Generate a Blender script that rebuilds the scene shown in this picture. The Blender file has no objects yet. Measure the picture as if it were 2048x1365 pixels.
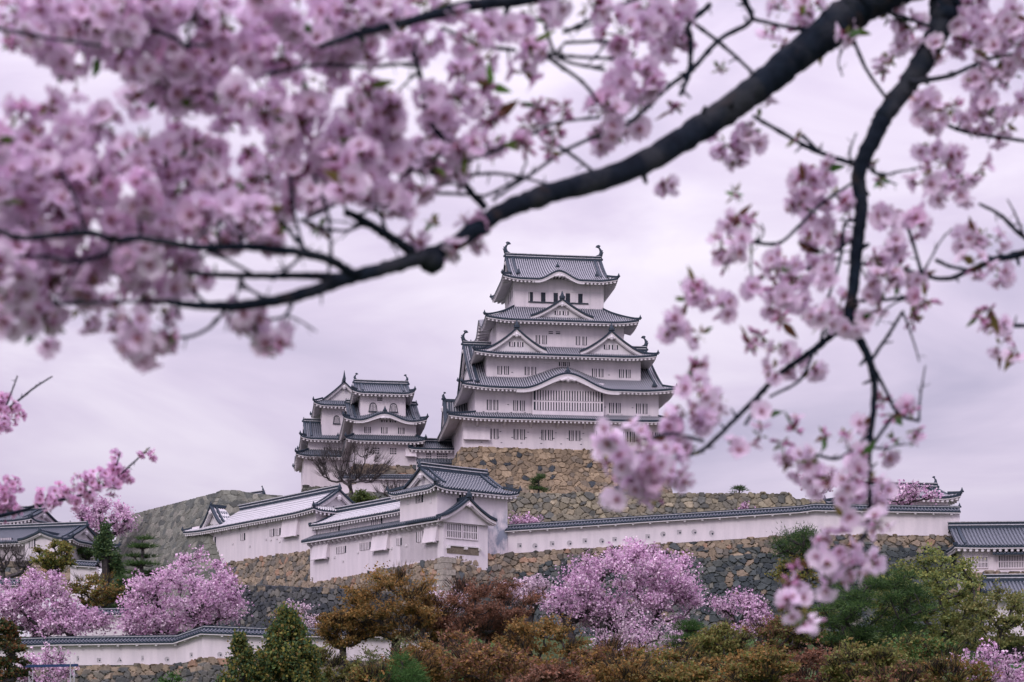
import bpy, math, random
import numpy as np
from math import radians, sin, cos, pi

# ------------------------------------------------------------------ camera, sky, sun, exposure
scene = bpy.context.scene
COL = scene.collection
FPX, CX, HV, CAMZ = 3290.0, 1024.0, 1445.0, 1.6      # focal length in photo pixels, centre column, horizon row, eye height
cam_d = bpy.data.cameras.new('camera')
cam = bpy.data.objects.new('camera', cam_d)
COL.objects.link(cam)
cam.location = (0, 0, CAMZ)
cam.rotation_euler = (radians(90), 0, 0)
cam_d.sensor_width = 36.0
cam_d.lens = FPX / 2048 * 36
cam_d.shift_y = (HV - 682.5) / 2048
cam_d.clip_start = 0.05
cam_d.clip_end = 5000
cam_d.dof.use_dof = True
cam_d.dof.focus_distance = 220
cam_d.dof.aperture_fstop = 7.2
scene.camera = cam
scene.view_settings.view_transform = 'Standard'
scene.view_settings.look = 'None'
scene.view_settings.exposure = 0.0
scene.view_settings.gamma = 1.0
scene.cycles.use_denoising = True
scene.cycles.max_bounces = 8
scene.cycles.transparent_max_bounces = 8

SUN_EL, SUN_ROT = radians(36), radians(204)           # high, behind the camera and to its right
world = bpy.data.worlds.new('World')
scene.world = world
world.use_nodes = True
nt = world.node_tree
nt.nodes.clear()
def wn(t, **k):
    n = nt.nodes.new(t)
    for a, b in k.items(): setattr(n, a, b)
    return n
w_out = wn('ShaderNodeOutputWorld'); w_bg = wn('ShaderNodeBackground')
w_bg.inputs['Strength'].default_value = 0.1
w_sky = wn('ShaderNodeTexSky', sky_type='NISHITA', sun_disc=False, sun_elevation=SUN_EL, sun_rotation=SUN_ROT)
w_tc = wn('ShaderNodeTexCoord')
w_sep = wn('ShaderNodeSeparateXYZ')
nt.links.new(w_tc.outputs['Generated'], w_sep.inputs[0])
# overcast layer: paler towards the zenith, with soft drifting cloud banks
w_map = wn('ShaderNodeMapping'); w_map.inputs['Scale'].default_value = (1.5, 1.5, 4.0)
w_map.inputs['Location'].default_value = (0.7, 1.2, 0.55)
nt.links.new(w_tc.outputs['Generated'], w_map.inputs[0])
w_no = wn('ShaderNodeTexNoise'); w_no.inputs['Scale'].default_value = 3.2; w_no.inputs['Detail'].default_value = 5
w_no.inputs['Roughness'].default_value = 0.5; w_no.inputs['Distortion'].default_value = 0.5
nt.links.new(w_map.outputs[0], w_no.inputs['Vector'])
w_ramp = wn('ShaderNodeValToRGB')
e = w_ramp.color_ramp.elements
e[0].position = 0.30; e[0].color = (0.475, 0.425, 0.575, 1)
e[1].position = 0.70; e[1].color = (0.82, 0.75, 0.86, 1)
m_ = w_ramp.color_ramp.elements.new(0.5); m_.color = (0.645, 0.562, 0.718, 1)
nt.links.new(w_no.outputs['Fac'], w_ramp.inputs[0])
w_mr = wn('ShaderNodeMapRange'); w_mr.inputs['From Min'].default_value = 0.40; w_mr.inputs['From Max'].default_value = 1.0
w_mr.inputs['To Min'].default_value = 0.0; w_mr.inputs['To Max'].default_value = 30.0
nt.links.new(w_sep.outputs['Z'], w_mr.inputs['Value'])
w_lo = wn('ShaderNodeMapRange'); w_lo.inputs['From Min'].default_value = 0.12; w_lo.inputs['From Max'].default_value = 0.42
w_lo.inputs['To Min'].default_value = 10.7; w_lo.inputs['To Max'].default_value = 14.6
nt.links.new(w_sep.outputs['Z'], w_lo.inputs['Value'])
w_add = wn('ShaderNodeMath', operation='ADD')
nt.links.new(w_mr.outputs[0], w_add.inputs[0]); nt.links.new(w_lo.outputs[0], w_add.inputs[1])
w_mul = wn('ShaderNodeMix', data_type='RGBA', blend_type='MULTIPLY'); w_mul.inputs['Factor'].default_value = 1.0
nt.links.new(w_ramp.outputs[0], w_mul.inputs['A'])
nt.links.new(w_add.outputs[0], w_mul.inputs['B'])
w_mix = wn('ShaderNodeMix', data_type='RGBA'); w_mix.inputs['Factor'].default_value = 0.93
nt.links.new(w_sky.outputs[0], w_mix.inputs['A'])
nt.links.new(w_mul.outputs['Result'], w_mix.inputs['B'])
nt.links.new(w_mix.outputs['Result'], w_bg.inputs['Color'])
nt.links.new(w_bg.outputs[0], w_out.inputs['Surface'])

sun_d = bpy.data.lights.new('sun', 'SUN')
sun_d.energy = 1.3
sun_d.angle = radians(18)
sun_d.color = (1.0, 0.93, 0.90)
sun = bpy.data.objects.new('sun', sun_d)
COL.objects.link(sun)
# sky sun_rotation is measured clockwise from +Y: direction to the sun
sdir = (sin(SUN_ROT) * cos(SUN_EL), cos(SUN_ROT) * cos(SUN_EL), sin(SUN_EL))
import mathutils
sun.rotation_euler = mathutils.Vector(sdir).to_track_quat('Z', 'Y').to_euler()
sun.location = (0, 0, 80)

# ------------------------------------------------------------------ helpers
rng = np.random.default_rng(7)
random.seed(7)

def P(u, v, Y):
    return np.array([(u - CX) / FPX * Y, Y, CAMZ + (HV - v) / FPX * Y])

class MB:
    """collects vertices, faces, material slots and one per-vertex colour/vector attribute"""
    def __init__(s):
        s.V = []; s.C = []; s.F = []; s.n = 0
    def add(s, V, F, mat=0, col=None):
        V = np.asarray(V, float).reshape(-1, 3)
        if col is None: C = np.zeros((len(V), 3))
        else:
            C = np.asarray(col, float)
            if C.ndim == 1: C = np.tile(C, (len(V), 1))
        s.V.append(V); s.C.append(C)
        if isinstance(F, np.ndarray): s.F.append((F + s.n, mat))
        else:
            by = {}
            for f in F: by.setdefault(len(f), []).append(f)
            for k, fs in by.items(): s.F.append((np.array(fs, int) + s.n, mat))
        s.n += len(V)
    def box(s, x0, x1, y0, y1, z0, z1, mat=0, col=None):
        V = [(x, y, z) for z in (z0, z1) for y in (y0, y1) for x in (x0, x1)]
        s.add(V, [(0, 2, 3, 1), (4, 5, 7, 6), (0, 1, 5, 4), (2, 6, 7, 3), (0, 4, 6, 2), (1, 3, 7, 5)], mat, col)
    def grid(s, G, mat=0, col=None):
        n, m = G.shape[:2]
        i = np.arange(n * m).reshape(n, m)
        F = np.stack([i[:-1, :-1], i[1:, :-1], i[1:, 1:], i[:-1, 1:]], -1).reshape(-1, 4)
        s.add(G.reshape(-1, 3), F, mat, None if col is None else np.asarray(col).reshape(-1, 3))
    def sweep(s, pts, w, h, mat=0, col=None, up=(0, 0, 1)):
        """rectangular section w x h swept along pts (pts is the middle of its lower side)"""
        pts = np.asarray(pts, float); n = len(pts); up = np.array(up, float)
        t = np.gradient(pts, axis=0)
        sd = np.cross(t, up); sd /= np.linalg.norm(sd, axis=1, keepdims=True) + 1e-9
        w = np.broadcast_to(w, n)[:, None]; h = np.broadcast_to(h, n)[:, None]
        a, b = pts - sd * w / 2, pts + sd * w / 2
        ring = np.stack([a, b, b + up * h, a + up * h], 1)
        F = []
        for i in range(n - 1):
            for k in range(4):
                F.append((i * 4 + k, i * 4 + (k + 1) % 4, i * 4 + 4 + (k + 1) % 4, i * 4 + 4 + k))
        F.append((0, 1, 2, 3)); F.append(tuple(n * 4 - 4 + k for k in range(4)))
        s.add(ring.reshape(-1, 3), F, mat, col)
    def tube(s, pts, r, k=6, mat=0, col=None):
        pts = np.asarray(pts, float); n = len(pts)
        t = np.gradient(pts, axis=0); t /= np.linalg.norm(t, axis=1, keepdims=True) + 1e-9
        ref = np.array([0.31, 0.17, 0.93]) if abs(t[:, 2]).mean() < 0.8 else np.array([0.93, 0.31, 0.17])
        a = np.cross(t, ref); a /= np.linalg.norm(a, axis=1, keepdims=True) + 1e-9
        b = np.cross(t, a)
        th = np.arange(k) * 2 * pi / k
        r = np.asarray(np.broadcast_to(r, n), float)
        ring = pts[:, None] + r[:, None, None] * (a[:, None] * np.cos(th)[None, :, None] + b[:, None] * np.sin(th)[None, :, None])
        i = np.arange(n * k).reshape(n, k); j = np.roll(i, -1, 1)
        F = np.stack([i[:-1], j[:-1], j[1:], i[1:]], -1).reshape(-1, 4)
        s.add(ring.reshape(-1, 3), F, mat, col)
        s.add(ring[0], np.arange(k)[None], mat, col); s.add(ring[-1], np.arange(k)[None], mat, col)
    def build(s, name, mats, parent=None, smooth=False):
        me = bpy.data.meshes.new(name)
        V = np.concatenate(s.V); C = np.concatenate(s.C)
        me.vertices.add(len(V)); me.vertices.foreach_set('co', V.astype(np.float32).ravel())
        loops = np.concatenate([f.ravel() for f, _ in s.F])
        tot = np.concatenate([np.full(len(f), f.shape[1]) for f, _ in s.F])
        mi = np.concatenate([np.full(len(f), m) for f, m in s.F])
        st = np.concatenate([[0], np.cumsum(tot)[:-1]])
        me.loops.add(len(loops)); me.loops.foreach_set('vertex_index', loops.astype(np.int32))
        me.polygons.add(len(tot)); me.polygons.foreach_set('loop_start', st.astype(np.int32))
        me.polygons.foreach_set('loop_total', tot.astype(np.int32))
        me.polygons.foreach_set('material_index', mi.astype(np.int32))
        at = me.attributes.new('col', 'FLOAT_COLOR', 'POINT')
        at.data.foreach_set('color', np.concatenate([C, np.ones((len(C), 1))], 1).astype(np.float32).ravel())
        for m in mats: me.materials.append(m)
        me.update(calc_edges=True)
        me.polygons.foreach_set('use_smooth', np.full(len(tot), bool(smooth)))
        o = bpy.data.objects.new(name, me); COL.objects.link(o)
        if parent is not None: o.parent = parent
        return o

def tag(o, label=None, cat=None, group=None, kind=None):
    if label: o['label'] = label
    if cat: o['category'] = cat
    if group: o['group'] = group
    if kind: o['kind'] = kind
    return o

def thing(name, loc, rot, label, cat, group=None):
    o = bpy.data.objects.new(name, None); COL.objects.link(o)
    o.location = loc; o.rotation_euler = (0, 0, rot); o.empty_display_size = 0.5
    return tag(o, label, cat, group)

def piece(name, m, parent, *b):
    mb = MB(); mb.box(*b); return mb.build(name, [m], parent)

class Frame:
    """a building's own axes: local x along its front, y away from it; finds local coordinates of photo points on known planes"""
    def __init__(s, ox, oy, oz, rot):
        s.ox, s.oy, s.oz, s.r = ox, oy, oz, radians(rot); s.c, s.s = cos(s.r), sin(s.r)
    def loc(s): return (s.ox, s.oy, s.oz)
    def lx(s, u, y):
        k = (u - CX) / FPX
        return (k * (s.oy + y * s.c) - s.ox + y * s.s) / (s.c - k * s.s)
    def ly(s, u, x):
        k = (u - CX) / FPX
        return (k * (s.oy + x * s.s) - s.ox - x * s.c) / (-s.s - k * s.c)
    def lz(s, v, x, y):
        return CAMZ + (HV - v) / FPX * (s.oy + x * s.s + y * s.c) - s.oz
    def w(s, x, y, z=0.0):
        return np.array([s.ox + x * s.c - y * s.s, s.oy + x * s.s + y * s.c, s.oz + z])

# ------------------------------------------------------------------ materials
def mat(name):
    m = bpy.data.materials.new(name); m.use_nodes = True
    n = m.node_tree; n.nodes.clear()
    return m, n
def N(n, t, **k):
    x = n.nodes.new(t)
    for a, b in k.items():
        if a in x.inputs.keys(): x.inputs[a].default_value = b
        else: setattr(x, a, b)
    return x
def ramp(n, fac, stops):
    r = n.nodes.new('ShaderNodeValToRGB'); el = r.color_ramp.elements
    while len(el) < len(stops): el.new(0.5)
    for q, (p, c) in zip(el, stops):
        q.position = p; q.color = (*c, 1)
    n.links.new(fac, r.inputs[0])
    return r.outputs[0]
def mixc(n, fac, a, b, mode='MIX'):
    x = n.nodes.new('ShaderNodeMix'); x.data_type = 'RGBA'; x.blend_type = mode
    for i, q in (('Factor', fac), ('A', a), ('B', b)):
        if hasattr(q, 'is_linked'): n.links.new(q, x.inputs[i])
        elif i == 'Factor': x.inputs[i].default_value = q
        else: x.inputs[i].default_value = (*q, 1)
    return x.outputs['Result']
def math_(n, op, a, b=None):
    x = n.nodes.new('ShaderNodeMath'); x.operation = op
    for i, q in enumerate((a, b)):
        if q is None: continue
        if hasattr(q, 'is_linked'): n.links.new(q, x.inputs[i])
        else: x.inputs[i].default_value = q
    return x.outputs[0]
def noise(n, scale, detail=4, vec=None, rough=0.55):
    x = N(n, 'ShaderNodeTexNoise'); x.inputs['Scale'].default_value = scale; x.inputs['Detail'].default_value = detail
    x.inputs['Roughness'].default_value = rough
    if vec is None: vec = N(n, 'ShaderNodeTexCoord').outputs['Object']
    n.links.new(vec, x.inputs['Vector'])
    return x.outputs['Fac']
def stretch(n, sc):
    m = N(n, 'ShaderNodeMapping'); m.inputs['Scale'].default_value = sc
    n.links.new(N(n, 'ShaderNodeTexCoord').outputs['Object'], m.inputs[0])
    return m.outputs[0]
def finish(n, color, rough=0.8, bump=None, bs=0.3, bd=0.05, spec=0.3):
    b = N(n, 'ShaderNodeBsdfPrincipled'); b.inputs['Roughness'].default_value = rough
    b.inputs['Specular IOR Level'].default_value = spec
    if hasattr(color, 'is_linked'): n.links.new(color, b.inputs['Base Color'])
    else: b.inputs['Base Color'].default_value = (*color, 1)
    if bump is not None:
        k = N(n, 'ShaderNodeBump'); k.inputs['Strength'].default_value = bs; k.inputs['Distance'].default_value = bd
        n.links.new(bump, k.inputs['Height']); n.links.new(k.outputs[0], b.inputs['Normal'])
    o = N(n, 'ShaderNodeOutputMaterial'); n.links.new(b.outputs[0], o.inputs['Surface'])

def plaster(name, hi, lo, stain=None):
    m, n = mat(name)
    streak = noise(n, 1.0, 5, stretch(n, (1.3, 1.3, 0.16)))
    c = ramp(n, streak, [(0.35, lo), (0.62, hi)])
    fine = noise(n, 6.0, 3)
    c = mixc(n, 0.25, c, ramp(n, fine, [(0.35, lo), (0.6, hi)]))
    if stain:
        big = noise(n, 0.9, 8, stretch(n, (0.8, 0.8, 0.45)), 0.65)
        msk = ramp(n, big, [(0.40, (0, 0, 0)), (0.56, (0.9, 0.9, 0.9))])
        sx_ = N(n, 'ShaderNodeSeparateXYZ'); n.links.new(N(n, 'ShaderNodeTexCoord').outputs['Object'], sx_.inputs[0])
        wob = math_(n, 'ADD', sx_.outputs[0], math_(n, 'MULTIPLY', noise(n, 0.7, 4), 2.0))
        reg = math_(n, 'MULTIPLY', ramp(n, math_(n, 'MULTIPLY', wob, 0.1), [(0.60, (0, 0, 0)), (0.74, (1, 1, 1))]), ramp(n, math_(n, 'MULTIPLY', sx_.outputs[2], 0.1), [(0.45, (1, 1, 1)), (0.62, (0.05, 0.05, 0.05))]))
        c = mixc(n, math_(n, 'MULTIPLY', reg, msk), c, stain)
    finish(n, c, 0.88, fine, 0.15, 0.03, 0.2)
    return m
M_PLAS = plaster('white_plaster', (0.70, 0.635, 0.68), (0.585, 0.535, 0.58))
M_TRIM = plaster('eave_plaster', (0.64, 0.605, 0.635), (0.56, 0.53, 0.56))
M_STAIN = plaster('weathered_plaster', (0.70, 0.635, 0.68), (0.625, 0.575, 0.615), (0.20, 0.235, 0.31))

def tile(name, rib, valley, joint=None, pitch=0.32, duty=0.35):
    """attribute: r = 1 on a round tile's crown, g = distance up the slope, b = distance along the eave (m)"""
    m, n = mat(name)
    at = N(n, 'ShaderNodeAttribute', attribute_name='col')
    sp = N(n, 'ShaderNodeSeparateColor'); n.links.new(at.outputs['Color'], sp.inputs[0])
    var = noise(n, 2.2, 4)
    ribc = mixc(n, ramp(n, var, [(0.35, (0, 0, 0)), (0.65, (1, 1, 1))]), tuple(0.72 * x for x in rib), rib)
    fr = math_(n, 'FRACT', math_(n, 'DIVIDE', sp.outputs[1], pitch))
    lt = math_(n, 'LESS_THAN', fr, duty)
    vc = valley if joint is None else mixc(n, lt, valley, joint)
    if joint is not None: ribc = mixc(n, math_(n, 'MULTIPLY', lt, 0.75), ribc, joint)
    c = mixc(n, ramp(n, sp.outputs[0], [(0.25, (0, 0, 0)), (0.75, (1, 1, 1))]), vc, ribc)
    finish(n, c, 0.62, noise(n, 9, 3), 0.2, 0.03, 0.35)
    return m
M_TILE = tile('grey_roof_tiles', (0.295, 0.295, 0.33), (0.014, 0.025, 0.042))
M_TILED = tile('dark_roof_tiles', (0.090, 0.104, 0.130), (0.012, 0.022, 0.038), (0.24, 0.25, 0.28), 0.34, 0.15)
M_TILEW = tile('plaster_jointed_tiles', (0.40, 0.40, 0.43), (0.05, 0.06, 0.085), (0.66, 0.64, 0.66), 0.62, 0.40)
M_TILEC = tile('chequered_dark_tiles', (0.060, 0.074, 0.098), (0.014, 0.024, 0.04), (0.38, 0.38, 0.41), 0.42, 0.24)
def plain(name, c, rough=0.8, var=0.25, sc=5.0, spec=0.3, bs=0.2):
    m, n = mat(name)
    f = noise(n, sc, 4)
    finish(n, ramp(n, f, [(0.3, tuple(x * (1 - var) for x in c)), (0.7, tuple(x * (1 + var) for x in c))]), rough, f, bs, 0.04, spec)
    return m
M_RIDGE = plain('ridge_tiles', (0.020, 0.034, 0.052), 0.6, 0.4)
M_RIDGEL = plain('plastered_ridge', (0.42, 0.42, 0.45), 0.7, 0.3)
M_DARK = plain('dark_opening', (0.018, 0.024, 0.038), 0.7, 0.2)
M_WOODD = plain('dark_timber', (0.03, 0.04, 0.055), 0.6, 0.3)

def attr_mat(name, rough=0.9, trans=0.0, bumpsc=None, bs=0.4, bd=0.06, vary=0.0, spec=0.25):
    m, n = mat(name)
    at = N(n, 'ShaderNodeAttribute', attribute_name='col')
    c = at.outputs['Color']
    if vary:
        f = noise(n, bumpsc or 4, 6)
        c = mixc(n, 1.0, c, ramp(n, f, [(0.25, (1 - vary,) * 3), (0.75, (1 + vary * 0.6,) * 3)]), 'MULTIPLY')
    b = N(n, 'ShaderNodeBsdfPrincipled'); b.inputs['Roughness'].default_value = rough
    b.inputs['Specular IOR Level'].default_value = spec
    n.links.new(c, b.inputs['Base Color'])
    if bumpsc:
        k = N(n, 'ShaderNodeBump'); k.inputs['Strength'].default_value = bs; k.inputs['Distance'].default_value = bd
        n.links.new(noise(n, bumpsc, 6), k.inputs['Height']); n.links.new(k.outputs[0], b.inputs['Normal'])
    o = N(n, 'ShaderNodeOutputMaterial')
    if trans:
        t = N(n, 'ShaderNodeBsdfTranslucent'); n.links.new(c, t.inputs['Color'])
        x = N(n, 'ShaderNodeMixShader'); x.inputs[0].default_value = trans
        n.links.new(b.outputs[0], x.inputs[1]); n.links.new(t.outputs[0], x.inputs[2]); n.links.new(x.outputs[0], o.inputs['Surface'])
    else: n.links.new(b.outputs[0], o.inputs['Surface'])
    return m
M_STONE = attr_mat('fitted_stone', 0.9, 0, 3.2, 0.6, 0.10, 0.35)
M_LEAF = attr_mat('foliage', 0.75, 0.35, None)
M_PETAL = attr_mat('petals', 0.7, 0.42, None, spec=0.15)
M_BARK = plain('bark', (0.045, 0.04, 0.042), 0.9, 0.5, 3.0, 0.2, 0.6)
def cherry_bark():
    m, n = mat('cherry_bark')
    co = N(n, 'ShaderNodeTexCoord').outputs['Object']
    c = ramp(n, noise(n, 55, 5, co), [(0.3, (.0035, .007, .014)), (.7, (.010, .0175, .030))])
    c = mixc(n, ramp(n, noise(n, 11, 5, co), [(.52, (0, 0, 0)), (.66, (.8, .8, .8))]), c, (.040, .043, .050))
    c = mixc(n, ramp(n, noise(n, 23, 3, co), [(.60, (0, 0, 0)), (.70, (.7, .7, .7))]), c, (.035, .026, .024))
    finish(n, c, 0.85, noise(n, 70, 6, co, .65), 0.9, 0.006, 0.12)
    return m
M_BARKN = cherry_bark()
M_EARTH = plain('packed_earth', (0.10, 0.085, 0.065), 0.95, 0.35, 0.6)

# ------------------------------------------------------------------ ground
def zt(x, y):
    base = np.interp(y, [-60, 100, 130, 150, 163.5, 168, 174, 181, 195, 900], [0, 0, 1.5, 2.5, 3.4, 6.5, 8.5, 11.3, 12, 12])
    return base + np.sin(x * 0.11 + 1) * np.sin(y * 0.09) * 0.5 * np.clip((y - 90) / 40, 0, 1)
gx = np.concatenate([np.linspace(-1200, -130, 14), np.linspace(-120, 120, 97), np.linspace(130, 1200, 14)])
gy = np.concatenate([np.linspace(-60, 90, 16), np.linspace(94, 215, 80), np.linspace(230, 1500, 20)])
GX, GY = np.meshgrid(gx, gy, indexing='ij')
mb = MB(); mb.grid(np.stack([GX, GY, zt(GX, GY)], -1))
mg, ng = mat('grass_ground')
f1 = noise(ng, 0.15, 6)
finish(ng, mixc(ng, 0.5, ramp(ng, f1, [(0.38, (0.028, 0.085, 0.022)), (0.6, (0.06, 0.10, 0.03))]),
                ramp(ng, noise(ng, 0.10, 4), [(0.40, (0.045, 0.042, 0.022)), (0.52, (0.04, 0.06, 0.022)), (0.62, (0.05, 0.14, 0.028))])), 0.95, noise(ng, 3, 5), 0.6, 0.2)
tag(mb.build('ground', [mg]), kind='structure')

# ------------------------------------------------------------------ roofs
def smooth01(t): t = np.clip(t, 0, 1); return t * t * (3 - 2 * t)
def patch(mb, mp, a0, a1, dend, prof, lift, p=0.4, h=0.09, nd=7, m=0, brk=(), fascia=0.0, fm=0):
    """ribbed tile slope; mp(a, d, z) -> local point, d runs up the slope from the eave"""
    n = max(2, int(round((a1 - a0) / p))); p = (a1 - a0) / n
    off = np.array([-0.5, -0.35, -0.23, 0.23, 0.35]) * p; hh = np.array([0, 0, 1, 1, 0])
    a = (a0 + (np.arange(n)[:, None] + 0.5) * p + off).ravel(); rf = np.tile(hh, n).astype(float)
    a = np.append(a, a1); rf = np.append(rf, 0)
    for b in brk:
        a = np.concatenate([a, [b - 1e-3, b + 1e-3]]); rf = np.concatenate([rf, [0, 0]])
    o = np.argsort(a, kind='stable'); a, rf = a[o], rf[o]
    de = dend(a); k = np.linspace(0, 1, nd)
    A = np.repeat(a[:, None], nd, 1); D = de[:, None] * k[None]
    R = np.repeat(rf[:, None], nd, 1)
    Z = prof(D) + lift(A, D) + R * h
    mb.grid(mp(A, D, Z), m, np.stack([R, D, A], -1))
    if fascia:
        Z0 = Z[:, 0]; z1 = prof(np.zeros_like(a)) + lift(a, np.zeros_like(a)) - fascia
        top = mp(a, np.zeros_like(a), Z0); bot = mp(a, np.zeros_like(a) + 0.02, z1)
        mb.grid(np.stack([top, bot], 1), fm, np.stack([np.stack([rf * 0, a * 0, a], -1)] * 2, 1))

def oni(mb, p, s, m=1):
    """demon tile at the end of a ridge: shouldered plate with a curled finial"""
    p = np.asarray(p, float)
    mb.tube([p + (0, 0, -0.1 * s), p + (0, 0, 0.25 * s), p + (0, 0, 0.6 * s), p + (0, 0, 0.95 * s)], [0.34 * s, 0.30 * s, 0.16 * s, 0.03 * s], 7, m)
    mb.box(p[0] - 0.4 * s, p[0] + 0.4 * s, p[1] - 0.16 * s, p[1] + 0.16 * s, p[2] - 0.15 * s, p[2] + 0.18 * s, m)

def fish(name, parent, p, sgn, s, axis=0):
    """shachihoko: head on the ridge, body bowed outwards, tail curling back in over the roof"""
    mb = MB(); p = np.asarray(p, float)
    pr = np.array([(0, 0, .30), (-.18, .30, .36), (-.30, .65, .32), (-.28, 1.0, .24), (-.12, 1.32, .16), (.10, 1.58, .10), (.34, 1.72, .05)]) * s
    dx = np.zeros((len(pr), 3)); dx[:, axis] = pr[:, 0] * sgn; dx[:, 2] = pr[:, 1]
    mb.tube(p + dx, pr[:, 2], 8, 0)
    def q(x, z, off=0.0):
        v = np.zeros(3); v[axis] = x * s * sgn; v[2] = z * s; v[1 - axis] = off * s
        return p + v
    for a, b, c in (((.05, 1.45), (.62, 1.60), (.40, 1.92)), ((.05, 1.45), (.40, 1.92), (.05, 2.0)), ((0.0, 1.4), (.05, 2.0), (-.22, 1.85)),
                    ((-.50, .45), (-.72, .85), (-.46, .85)), ((-.50, .80), (-.62, 1.2), (-.36, 1.1)), ((.1, .1), (.55, .25), (.15, .45))):
        V = [q(*a, -.07), q(*b, -.02), q(*c, -.02), q(*a, .07), q(*b, .02), q(*c, .02)]
        mb.add(V, [(0, 1, 2), (3, 5, 4), (0, 3, 4, 1), (1, 4, 5, 2), (2, 5, 3, 0)], 0)
    return mb.build(name, [M_RIDGE], parent, True)

def bell(t):                                   # karahafu outline: round crown, reverse-curved shoulders
    t = np.clip(np.abs(t), 0, 1); return 0.5 * (1 + np.cos(pi * t ** 0.92))

def roof(parent, rect, ov, ze, top, zt_, tilem, wall_z=None, kind='skirt', bumps={}, gin=1.6, lift=0.45, p=0.345, conc=0.35,
         sides='fblr', ridge_w=0.45, gables='lr', fishes=0, name='roof', thick=0.21, rafters=True, orns=True, ridgem=None):
    """rect: wall rectangle below (x0,x1,y0,y1); ov: overhang; ze: eave height;
    skirt -> top is the rectangle of the storey above, zt_ its joint; irimoya -> gable roof with its ridge along x at height zt_"""
    x0, x1, y0, y1 = rect[0] - ov, rect[1] + ov, rect[2] - ov, rect[3] + ov
    mb = MB(); xc, yc = (x0 + x1) / 2, (y0 + y1) / 2
    if kind == 'skirt': xt0, xt1, yt0, yt1 = top
    else: xt0, xt1 = x0 + gin, x1 - gin; yt0 = y0 + gin; yt1 = y1 - gin
    Dmain = (yc - y0)
    pf = lambda t: (1 - conc) * t + conc * t ** 1.8
    spec = {}
    if kind == 'skirt':
        spec['f'] = (x0, x1, xt0, xt1, yt0 - y0, yt0 - y0, 1.0); spec['b'] = (x0, x1, xt0, xt1, y1 - yt1, y1 - yt1, 1.0)
        spec['l'] = (y0, y1, yt0, yt1, xt0 - x0, xt0 - x0, 1.0); spec['r'] = (y0, y1, yt0, yt1, x1 - xt1, x1 - xt1, 1.0)
    else:
        hf = pf(gin / Dmain)
        spec['f'] = (x0, x1, xt0, xt1, gin, Dmain, 1.0); spec['b'] = spec['f']
        spec['l'] = (y0, y1, yt0, yt1, gin, gin, hf); spec['r'] = spec['l']
    MP = {'f': lambda a, d, z: np.stack([a, y0 + d, z], -1), 'b': lambda a, d, z: np.stack([a, y1 - d, z], -1),
          'l': lambda a, d, z: np.stack([x0 + d, a, z], -1), 'r': lambda a, d, z: np.stack([x1 - d, a, z], -1)}
    H = zt_ - ze
    for sd in sides:
        a0, a1, at0, at1, D1, D2, top_h = spec[sd]
        mid, half = (a0 + a1) / 2, (a1 - a0) / 2
        bl = bumps.get(sd, ())
        def lf(a, d, D2=D2, mid=mid, half=half, bl=bl):
            q = np.clip((np.abs(a - mid) / half - 0.62) / 0.38, 0, 1) ** 2 * lift * np.clip(1 - d / max(min(D2, 3.5), .1), 0, 1)
            for (bc, bw, bh) in bl:
                q = q + bh * bell((a - bc) / bw) * np.clip(1 - d / D2, 0, 1) ** 0.8
            return q
        if kind == 'irimoya' and sd in 'fb': prof = lambda d: ze + H * pf(d / Dmain)
        elif kind == 'irimoya': prof = lambda d: ze + H * pf(d / Dmain)
        else: prof = lambda d, D2=D2: ze + H * pf(d / D2)
        def dend(a, a0=a0, a1=a1, at0=at0, at1=at1, D1=D1, D2=D2):
            r = np.full_like(a, D2)
            lo = a < at0; hi = a > at1
            r[lo] = (a[lo] - a0) / max(at0 - a0, 1e-6) * D1; r[hi] = (a1 - a[hi]) / max(a1 - at1, 1e-6) * D1
            return np.maximum(r, 0.0)
        brk = (at0, at1) if kind == 'irimoya' and sd in 'fb' else ()
        patch(mb, MP[sd], a0, a1, dend, prof, lf, p, 0.10, 8, 0, brk, thick, 1)
        # plastered eave lip, soffit and rafters
        ns = max(24, int((a1 - a0) * 2))
        s = np.linspace(0, 1, ns); ao = a0 + 0.06 + s * (a1 - a0 - 0.12); ai = a0 + ov + s * (a1 - a0 - 2 * ov)
        le = lf(ao, np.zeros_like(ao)); zo = ze + le - thick
        wz = ze - thick + 0.30 * ov if wall_z is None else wall_z
        O = np.full_like(ao, 0.06)
        rows = [MP[sd](ao, O, zo + 0.02), MP[sd](ao, O, zo - 0.13), MP[sd](ao + (ai - ao) * 0.12, O + 0.12 * ov, zo - 0.13),
                MP[sd](ao + (ai - ao) * 0.14, O + 0.14 * ov, zo - 0.06), MP[sd](ai, np.full_like(ai, ov + 0.05), wz + le * 0.35)]
        mb.grid(np.stack(rows, 1), 2)
        if rafters:
            k = max(4, int((a1 - a0) / 0.62)); w = 0.13
            for i in range(k):
                t = (i + 0.5) / k; a_o = a0 + 0.2 + t * (a1 - a0 - 0.4); a_i = a0 + ov + t * (a1 - a0 - 2 * ov)
                l0 = float(lf(np.array([a_o]), np.zeros(1))[0]); zz = ze + l0 - thick - 0.12
                A = np.array([a_o - w, a_o + w, a_o + w, a_o - w, a_i - w, a_i + w, a_i + w, a_i - w])
                d0 = 0.14
                D = np.array([d0] * 4 + [ov + 0.03] * 4)
                Z = np.array([zz - 0.30, zz - 0.30, zz, zz] + [wz - 0.28 + l0 * .35, wz - 0.28 + l0 * .35, wz + l0 * .35, wz + l0 * .35])
                mb.add(MP[sd](A, D, Z), [(0, 1, 2, 3), (0, 4, 5, 1), (1, 5, 6, 2), (0, 3, 7, 4)], 2)
    rm = 1
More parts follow.
